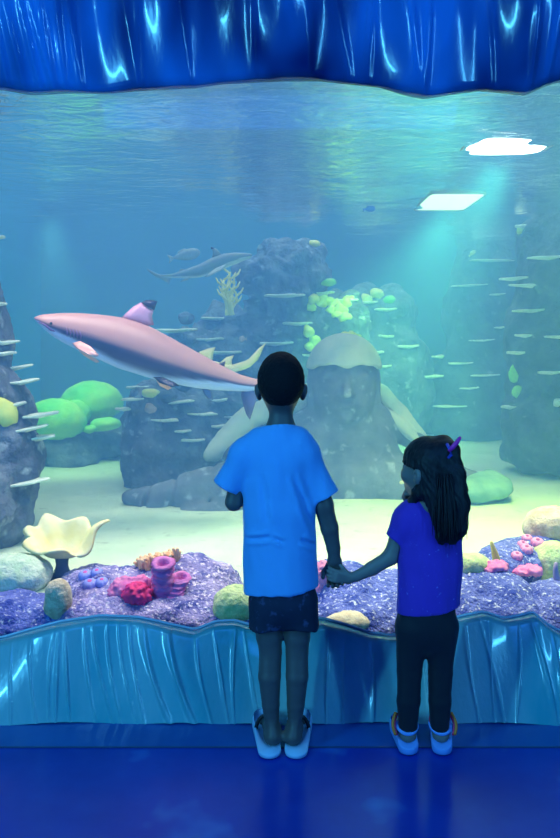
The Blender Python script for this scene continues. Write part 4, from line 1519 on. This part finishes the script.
def face(cl, c, fv, r, sc_=1.0):
    """features round a head centre c looking along fv (horizontal); r = half depth of the skull"""
    fv = np.asarray(fv, float)
    fv /= np.linalg.norm(fv)
    rt = np.array([fv[1], -fv[0], 0.0])
    up = np.array([0, 0, 1.0])
    at_ = lambda f_, s_, u_: c + fv * f_ * sc_ + rt * s_ * sc_ + up * u_ * sc_
    cl.cone(at_(r / sc_ - .004, 0, -.004), at_(r / sc_ + .012, 0, -.028), .007 * sc_, .011 * sc_, .012)
    for s in (-1, 1):
        cl.ell(at_(r / sc_ - .012, s * .028, -.004), np.array((.015, .015, .011)) * sc_, .008, sub=True)      # sockets
        cl.ell(at_(r / sc_ - .012, s * .028, -.004), np.array((.0105, .0105, .009)) * sc_, .003)               # eyeballs
        cl.cone(at_(r / sc_ - .006, s * .014, .012), at_(r / sc_ - .014, s * .042, .012), .005 * sc_, .004 * sc_, .008)
        cl.ell(at_(r / sc_ + .002, s * .009, -.030), np.array((.007, .007, .006)) * sc_, .004)
        cl.ell(at_(r / sc_ - .022, s * .034, -.034), np.array((.022, .022, .022)) * sc_, .02)
    cl.cone(at_(r / sc_ - .004, -.017, -.052), at_(r / sc_ - .004, .017, -.052), .0055 * sc_, None, .003)
    cl.cone(at_(r / sc_ - .005, -.014, -.060), at_(r / sc_ - .005, .014, -.060), .006 * sc_, None, .003)
    cl.ell(at_(r / sc_ - .018, 0, -.080), np.array((.024, .022, .020)) * sc_, .02)


def wrinkle(V, Q, amp, sx=9.0, sz=3.0, seed=0.0):
    N = normals(V, Q)
    d = np.array([mnoise.noise((v[0] * sx + seed, v[1] * sx, v[2] * sz)) + 0.5 * mnoise.noise((v[0] * sx * 2.3 + v[2] * 5, v[1] * sx * 2, v[2] * sz * 2.2 + seed)) for v in V])
    return V + N * (amp * d)[:, None]


def sandal_shell(cl, heel, toe, sole_r, heel_z, wall, slope):
    """foam shoe: a thick sole plus a side wall that rises to the front; heel, toe are ground points"""
    heel, toe = np.asarray(heel, float), np.asarray(toe, float)
    z = lambda p, h: np.array([p[0], p[1], h])
    fl = (1, 1, 0.42)
    cl.cone(z(heel, .015), z(toe, .015), sole_r, sole_r * 1.16, 0.004, sq=fl)
    ax = (toe - heel) / np.linalg.norm(toe - heel)
    c = z(heel, heel_z)
    clip = [(c, np.array([-ax[0] * slope, -ax[1] * slope, 1.0]))]
    cl.cone(z(heel, .03), z(toe, .03), sole_r + wall, sole_r * 1.16 + wall, 0.004, sq=(1, 1, 1.5), clip=clip + [(z(heel, 0.004), (0, 0, -1))])
    cl.cone(z(heel, .058), z(toe, .050), sole_r - 0.003, sole_r * 1.1, 0.003, sq=(1, 1, 1.0), sub=True)


def boy():
    Y = 2.62
    q = lambda px, py, dy=0.0: P(px, py, Y + dy)
    t = thing('person', 'taller child seen from behind in a sky blue T-shirt and dark shorts', 'person', (q(281, 700)[0], Y, 0.0))
    cl = Clay((q(210, 0)[0], Y - 0.16, 0.0), (q(366, 0)[0], Y + 0.34, 1.30), 0.0034)
    hc = q(281, 381, 0.012)
    cl.ell(hc, (.068, .088, .086), 0)
    cl.ell(hc + np.array([0, .02, -.05]), (.052, .060, .058), .03)
    cl.ell(hc + np.array([0, -.03, .006]), (.066, .064, .074), .03)
    face(cl, hc, (0, 1, 0), .086)
    for s in (-1, 1):
        e = hc + np.array([s * .074, .004, -.034])
        cl.ell(e, (.008, .016, .026), .006)
        cl.ell(e + np.array([s * .006, -.002, .006]), (.006, .014, .018), .004)
        cl.ell(e + np.array([s * .010, .008, .004]), (.005, .007, .010), .003, sub=True)
        cl.ell(e + np.array([-s * .004, .006, -.022]), (.007, .009, .009), .004)
    cl.cone(q(281, 404, .012), q(281, 437, .012), .037, .036, .02, sq=(1, 1, 1))
    cl.cone(q(262, 449), q(300, 449), .036, .036, .03)
    cl.cone(q(280, 455), q(281, 585), .094, .084, .04, sq=(1, .62, 1))
    # arms
    cl.chain([q(247, 456), q(238, 476, .0), q(234, 502, .004)], [.032, .029, .026], .03)
    cl.chain([q(234, 502, .004), q(243, 499, .10), q(256, 492, .19)], [.026, .025, .018], .015)
    hand(cl, q(256, 492, .19), q(262, 487, .235), (1, .2, -.1), .45, thumb_side=-1)
    cl.chain([q(304, 456), q(317, 480, .0), q(323.5, 505, .0)], [.033, .031, .030], .03)
    cl.chain([q(323.5, 505, .0), q(329.5, 528, .006), q(333.5, 548, .012), q(334.5, 560, .014)], [.030, .029, .022, .0195], .015)
    # the hand that closes round the girl's: palm on the far side, fingers coming up underneath
    hand(cl, q(334.5, 561, .016), q(335.5, 576, .026), (-.15, -1, 0), .74, width=.058, flen=.052, fr=.0078, thumb_side=1, thumb_curl=1.0)
    # legs
    for (hp, kn, cf, an, hl, toe) in [((266, 605), (270.5, 652), (269.5, 676), (272, 727), (273, 745), (266, -1)),
                                      ((298, 605), (297, 652), (297, 676), (294.5, 727), (292.5, 745), (299, -1))]:
        cl.chain([q(*hp), q((hp[0] + 2 * kn[0]) / 3, 636), q(*kn)], [.050, .0410, .0362], .02)
        cl.chain([q(*kn), q(cf[0], cf[1], -.008), q((cf[0] + an[0]) / 2, 704, -.004), q(*an)], [.0362, .0362, .0285, .0212], .004)
        a = q(*an)
        hx = q(*hl)[0]
        cl.cone(a, (hx, Y - .014, .052), .0215, .0245, .012)
        tx = q(toe[0], 745)[0]
        cl.cone((hx, Y - .010, .052), (hx + (tx - hx) * .7, Y + .105, .050), .0235, .024, .02, sq=(1.1, 1, .8))
        for s in (-1, 1):
            cl.ell(a + np.array([s * .021, .004, .0]), (.008, .010, .012), .008)
        cl.cone(a + np.array([0, -.016, .02]), (hx, Y - .030, .058), .009, .012, .012)
        for i in range(5):
            b = np.array([hx + (tx - hx) * .7 + (i - 2) * .0125, Y + .10, .046])
            cl.cone(b, b + np.array([(tx - hx) * .2, .040 - .006 * abs(i - 2), -.004]), .0085, .007, .004)
    V, Q = cl.surface(2)
    link('body', V, Q, m_skin_b, parent=t)

    # hair: close crop with a hairline round the ears and nape
    cl = Clay(hc - np.array([.11, .13, .13]), hc + np.array([.11, .13, .12]), 0.003)
    cl.ell(hc + np.array([0, -.002, .006]), (.0735, .094, .090), 0, clip=[(hc + np.array([0, .045, .03]), (0, .8, -.45))])
    cl.ell(hc + np.array([0, -.034, .002]), (.0705, .0685, .082), .02, clip=[(hc + np.array([0, -.03, -.066]), (0, .25, -1))])
    V, Q = cl.surface(2)
    V = roughen(V, Q, .0016, 90, 2, 1.0)
    link('hair', V, Q, m_hair_b, parent=t)

    # T-shirt
    cl = Clay((q(205, 0)[0], Y - .17, q(0, 602)[2]), (q(345, 0)[0], Y + .17, q(0, 420)[2]), 0.0045)
    hem = q(280, 589)
    hclip = [(hem, (.10, 0, -1))]
    cl.cone(q(267, 446), q(295, 446), .052, .052, .02, sq=(1, .9, 1))
    cl.cone(q(263, 441), q(244, 453), .041, .044, .03)
    cl.cone(q(299, 441), q(306, 452), .041, .044, .03)
    cl.chain([q(277.5, 468), q(278.5, 510), q(280.5, 600)], [.110, .117, .1215], .05, sq=(1, .70, 1), clip=hclip)
    a, b = q(244, 455), q(226, 487.5)
    cl.cone(a, b + (b - a) * .6, .041, .0485, .025, clip=[(b, b - a)])
    a, b = q(305, 456), q(325.5, 497)
    cl.cone(a, b + (b - a) * .6, .042, .0490, .025, clip=[(b, b - a)])
    cl.cone(q(280, 436, -.005), q(280, 430, -.005), .052, .050, .02)
    cl.cut(q(278, 427), (0, .35, 1))
    cl.cone(q(281, 400, .020), q(281, 431, .014), .046, .046, .004, sub=True)
    V, Q = cl.surface(2)
    V = wrinkle(V, Q, .0055, 13, 5, 2.0)
    # two creases across the small of the back
    for i in range(len(V)):
        x, y, z = V[i]
        if y < Y:
            for (ca, cb, dep, wd) in (((243, 536), (272, 531), .009, .008), ((272, 531), (284, 537), .006, .007), ((300, 534), (317, 545), .010, .008), ((292, 470), (312, 520), .008, .010), ((299, 500), (318, 534), .007, .009), ((262, 470), (268, 520), .005, .012)):
                A, B = q(*ca), q(*cb)
                d = np.array([B[0] - A[0], B[2] - A[2]])
                pp = np.array([x - A[0], z - A[2]])
                u = max(0, min(1, (pp @ d) / (d @ d)))
                ds = np.linalg.norm(pp - u * d)
                V[i, 1] += dep * math.exp(-(ds / wd) ** 2) * (1 - abs(2 * u - 1) ** 3) - 0.6 * dep * math.exp(-((ds - 1.6 * wd) / wd) ** 2) * (1 - abs(2 * u - 1) ** 3)
    link('t_shirt', V, Q, m_tee, parent=t)

    # shorts
    cl = Clay((q(240, 0)[0], Y - .14, q(0, 634)[2]), (q(328, 0)[0], Y + .14, q(0, 572)[2]), 0.0045)
    cl.cone(q(283.5, 578), q(283.5, 598), .098, .104, .02, sq=(1, .74, 1))
    cl.cone(q(267.5, 600), q(265.5, 640), .056, .0575, .02, sq=(1, 1.12, 1), clip=[(q(265, 626.5), (.12, 0, -1))])
    cl.cone(q(300, 600), q(301.5, 640), .057, .0595, .02, sq=(1, 1.12, 1), clip=[(q(301, 625), (-.16, 0, -1))])
    V, Q = cl.surface(2)
    V = wrinkle(V, Q, .004, 18, 7, 5.0)
    link('shorts', V, Q, m_short, parent=t)

    # foam sandals with a dark side band
    for (hx, tx) in ((q(269.5, 745)[0], q(264, 745)[0]), (q(296, 745)[0], q(300.5, 745)[0])):
        heel, toe = (hx, Y - .030, 0), (tx, Y + .135, 0)
        cl = Clay((min(hx, tx) - .075, Y - .095, 0), (max(hx, tx) + .075, Y + .20, .10), 0.003)
        sandal_shell(cl, heel, toe, .0335, .024, .004, .20)
        cl.cut((0, 0, .002), (0, 0, -1))
        V, Q = cl.surface(2)
        s_ = link('sandal', V, Q, m_sole, parent=t)
        pts = []
        for a in np.linspace(0, PI, 13):
            pts.append(np.array([hx + (tx - hx) * .55 + .0365 * math.cos(a), Y + .070, .030 + .052 * math.sin(a)]))
        V, Fc = tube(pts, [.006] * 13, 8)
        link('strap', V, Fc, m_dark_strap, parent=s_)
        pts = []
        for a in np.linspace(PI * .02, PI * .98, 17):
            pts.append(np.array([hx + .036 * math.cos(a + PI), Y + .02 - .048 * math.sin(a) * .0 , .046 + .018 * abs(math.cos(a))]) + np.array([0, .0, 0]))
    return t


def girl():
    Y = 2.63
    q = lambda px, py, dy=0.0: P(px, py, Y + dy)
    t = thing('person', 'smaller child with long dark hair, cobalt top and black leggings', 'person', (q(428, 700)[0], Y, 0.0))
    th = math.radians(50)
    fv = np.array([-math.sin(th), math.cos(th), 0])
    lf = np.array([-math.cos(th), -math.sin(th), 0])        # her left
    up = np.array([0, 0, 1.0])
    R = np.array([lf, fv, up])
    cl = Clay((q(322, 0)[0], Y - .15, 0.0), (q(474, 0)[0], Y + .26, 1.05), 0.0034)
    hc = q(428.5, 466, .005)
    cl.ell(hc, (.064, .083, .082), 0, R=R)
    cl.ell(hc + fv * .022 - up * .046, (.048, .056, .052), .03, R=R)
    face(cl, hc, fv, .080, .94)
    for s in (-1, 1):
        e = hc + lf * s * .071 - fv * .002 - up * .024
        cl.ell(e, (.010, .017, .027), .006, R=R)
        cl.ell(e + lf * s * .007 - fv * .004 + up * .004, (.007, .014, .020), .004, R=R)
        cl.ell(e + lf * s * .010 + fv * .005 + up * .003, (.005, .006, .009), .003, R=R, sub=True)
    cl.cone(q(429.5, 486, .005), q(430, 510, 0), .031, .035, .02)
    cl.cone(q(412, 514), q(449, 514), .034, .034, .03)
    cl.cone(q(430, 520), q(428, 605), .082, .084, .04, sq=(1, .68, 1))
    # left arm reaching down to the boy's hand
    cl.chain([q(408, 515), q(397, 540, .0), q(390.5, 557, .002)], [.031, .026, .0245], .025)
    cl.chain([q(390.5, 557, .002), q(372, 568.5, .004), q(357, 576, .002), q(350, 578, .0)], [.0245, .0225, .0165, .0155], .012)
    hand(cl, q(349.5, 578, .0), q(337, 576.5, -.012), (0, 1, .12), .50, width=.044, thick=.017, flen=.046, fr=.0064, thumb_side=-1, thumb_curl=.4)
    # right arm bent up, hand at the mouth
    cl.chain([q(449, 515), q(446, 535, .05), q(436, 548, .11)], [.031, .026, .024], .025)
    cl.chain([q(436, 548, .11), q(420, 522, .115), q(412, 505, .10)], [.024, .021, .015], .012)
    hand(cl, q(411, 503, .098), q(405.5, 494, .085), (.5, -.5, .3), .95, width=.046, thick=.018, flen=.046, fr=.0066, thumb_side=-1)
    # legs (ankles and feet show)
    for (hp, kn, an, hl, toe) in [((411, 635), (408, 685), (408, 727), (407.5, 745), (405, 0)), ((443, 635), (440, 685), (439, 727), (440.5, 745), (447, 0))]:
        cl.chain([q(*hp), q(*kn)], [.040, .031], .02)
        cl.chain([q(*kn), q((kn[0] + an[0]) / 2, 702, -.006), q(*an)], [.030, .028, .0195], .006)
        a = q(*an)
        hx, tx = q(*hl)[0], q(toe[0], 745)[0]
        cl.cone(a, (hx, Y - .006, .050), .0195, .0215, .012)
        cl.cone((hx, Y - .004, .050), (hx + (tx - hx) * .7, Y + .085, .048), .0205, .021, .02, sq=(1.1, 1, .8))
        for i in range(5):
            b = np.array([hx + (tx - hx) * .7 + (i - 2) * .011, Y + .08, .044])
            cl.cone(b, b + np.array([(tx - hx) * .2, .034 - .005 * abs(i - 2), -.004]), .0072, .006, .004)
    V, Q = cl.surface(2)
    link('body', V, Q, m_skin_g, parent=t)

    # blouse
    cl = Clay((q(380, 0)[0], Y - .15, q(0, 622)[2]), (q(476, 0)[0], Y + .17, q(0, 488)[2]), 0.0042)
    hem = q(428, 609)
    cl.cone(q(416, 514), q(446, 514), .042, .042, .02, sq=(1, .9, 1))
    cl.cone(q(414, 512), q(406, 519), .033, .036, .025)
    cl.cone(q(446, 512), q(452, 519), .033, .036, .025)
    cl.chain([q(431, 530), q(429, 560), q(427.5, 618)], [.099, .1035, .1025], .045, sq=(1, .68, 1), clip=[(hem, (.12, 0, -1))])
    a, b = q(407, 519), q(394.5, 539.5)
    cl.cone(a, b + (b - a) * .6, .036, .0315, .022, clip=[(b, b - a)])
    a, b = q(451, 517), q(447, 535, .048)
    cl.cone(a, b + (b - a) * .6, .036, .034, .022, clip=[(b, b - a)])
    cl.cut(q(429, 498), (-.05, .3, 1))
    cl.cone(q(429.5, 486, .005), q(430, 506, .0), .037, .037, .004, sub=True)
    V, Q = cl.surface(2)
    V = wrinkle(V, Q, .005, 15, 6, 7.0)
    link('blouse', V, Q, m_blouse, parent=t)

    # leggings
    cl = Clay((q(390, 0)[0], Y - .13, q(0, 733)[2]), (q(466, 0)[0], Y + .13, q(0, 594)[2]), 0.0042)
    cl.cone(q(427, 604), q(427, 624), .090, .094, .02, sq=(1, .74, 1))
    cl.chain([q(411.5, 628), q(409.5, 672), q(408.5, 700, -.005), q(408, 745)], [.0505, .040, .0365, .026], .022, clip=[(q(408, 728), (0, 0, -1))])
    cl.chain([q(442.5, 628), q(440.5, 672), q(440, 700, -.005), q(439, 745)], [.0505, .0395, .0360, .026], .022, clip=[(q(439, 729), (0, 0, -1))])
    V, Q = cl.surface(2)
    V = wrinkle(V, Q, .0022, 20, 14, 3.0)
    link('leggings', V, Q, m_legg, parent=t)

    # hair: cap, half-tied tail and loose lengths over the shoulders
    cl = Clay((q(396, 0)[0], Y - .19, q(0, 552)[2]), (q(480, 0)[0], Y + .12, q(0, 426)[2]), 0.0036)
    ear = hc + lf * .066 - up * .008
    cl.ell(hc + up * .010 - fv * .002, (.0725, .0895, .088), 0, R=R, clip=[(hc + up * .004 + fv * .05, .18 * fv - up)])
    cl.ell(hc + up * .004 - fv * .004, (.0715, .0885, .088), .006, R=R, clip=[(ear - fv * .020, fv - .15 * up)])
    cl.cone(q(444, 444, -.01), q(452, 450, -.055), .030, .024, .02)
    cl.chain([q(451, 452, -.055), q(454.5, 474, -.075), q(456.5, 505, -.085), q(455.5, 528, -.085), q(452, 540, -.085)], [.023, .034, .041, .036, .016], .02, sq=(1, .75, 1))
    cl.chain([q(436, 462, -.045), q(436, 492, -.06), q(440.5, 518, -.075), q(442, 538, -.08)], [.048, .042, .028, .020], .03, sq=(1, .75, 1))
    cl.chain([q(430, 482, -.035), q(420, 492, -.03), q(413, 502, -.012), q(409, 512, .01)], [.030, .024, .017, .007], .02)
    V, Q = cl.surface(2)
    N = normals(V, Q)
    d = np.array([mnoise.noise((v[0] * 95 + 6 * math.sin(v[2] * 14), v[1] * 95, v[2] * 5)) + 0.6 * mnoise.noise((v[0] * 210, v[1] * 210, v[2] * 8)) for v in V])
    low = np.clip((q(0, 440)[2] - V[:, 2]) / .08, 0.15, 1)
    V = V + N * (0.0042 * d * low)[:, None]
    hair = link('hair', V, Q, m_hair_g, parent=t)
    r = random.Random(5)
    ps = []
    for i in range(90):
        px = 431 + 40 * (i / 89) + r.uniform(-1, 1)
        dy = -.085 - .035 * math.sin(PI * (i / 89)) + r.uniform(-.006, .006)
        ztip = 546 - abs(px - 449) * 0.5 + r.uniform(-9, 4)
        p0 = q(446 + (px - 450) * .45, 478 + r.uniform(-6, 10), dy * .92)
        p1 = q(450 + (px - 450) * .95, 505, dy)
        p2 = q(450 + (px - 450) * .8 + r.uniform(-3, 3), ztip, dy + r.uniform(-.01, .02))
        pts = [p0 * (1 - u) ** 2 + 2 * p1 * u * (1 - u) + p2 * u ** 2 for u in np.linspace(0, 1, 8)]
        ps.append(tube(pts, [.0028, .003, .003, .0028, .0025, .002, .0014, .0005], 5))
    V, Fc = merge(ps)
    link('strands', V, Fc, m_hair_g, parent=hair)
    # clip sticking out of the tied hair
    V, Fc = tube([q(449, 451, -.085), q(453, 447, -.093), q(457.5, 441.5, -.098), q(460.5, 437, -.10)], [.006, .0075, .007, .004], 10)
    cl_ = link('hair_clip', V, Fc, m_clip, parent=hair)
    V, Fc = tube([q(447, 444, -.07), q(450, 449, -.088), q(451, 455, -.09), q(448, 458, -.085)], [.005, .006, .006, .004], 8)
    link('hair_tie', V, Fc, M('blue_band', (0.10, 0.10, 0.62), rough=0.5), parent=hair)

    # clogs with heel strap and neon ankle band
    for (hx, tx, out) in ((q(407, 745)[0], q(405.5, 745)[0], -1), (q(440.5, 745)[0], q(447, 745)[0], 1)):
        heel, toe = (hx, Y - .022, 0), (tx, Y + .105, 0)
        cl = Clay((min(hx, tx) - .07, Y - .09, 0), (max(hx, tx) + .07, Y + .17, .12), 0.003)
        sandal_shell(cl, heel, toe, .0295, .036, .0035, .30)
        cl.cut((0, 0, .002), (0, 0, -1))
        V, Q = cl.surface(2)
        s_ = link('clog', V, Q, m_clog, parent=t)
        pts = []
        for a in np.linspace(-.10 * PI, 1.10 * PI, 21):
            pts.append(np.array([hx + .0325 * math.cos(a), Y + .006 - .034 * max(math.sin(a), -.9), .078 - .016 * math.sin(a)]))
        V, Fc = tube(pts, [.0062] * 21, 8)
        link('heel_strap', V, Fc, m_clog, parent=s_)
        for (m_, dz, ro) in ((m_pink, 0.0, .0048), (m_orange, .003, .0048)):
            pts = []
            for u in np.linspace(0, 1, 12):
                pts.append(np.array([hx + out * (.036 + .010 * math.sin(PI * u) + dz * 1.6 - .006 * u), Y - .022 + .03 * u - dz, .055 + .058 * u + dz]))
            V, Fc = tube(pts, [ro] * 12, 8)
            link('ankle_band', V, Fc, m_, parent=s_)
        pts = [np.array([hx - out * .030, Y + .0, .075]), np.array([hx - out * .031, Y + .012, .092]), np.array([hx - out * .026, Y + .026, .108])]
        V, Fc = tube(pts, [.004, .0045, .004], 8)
        link('ankle_band', V, Fc, m_pink, parent=s_)
    return t


boy()
girl()
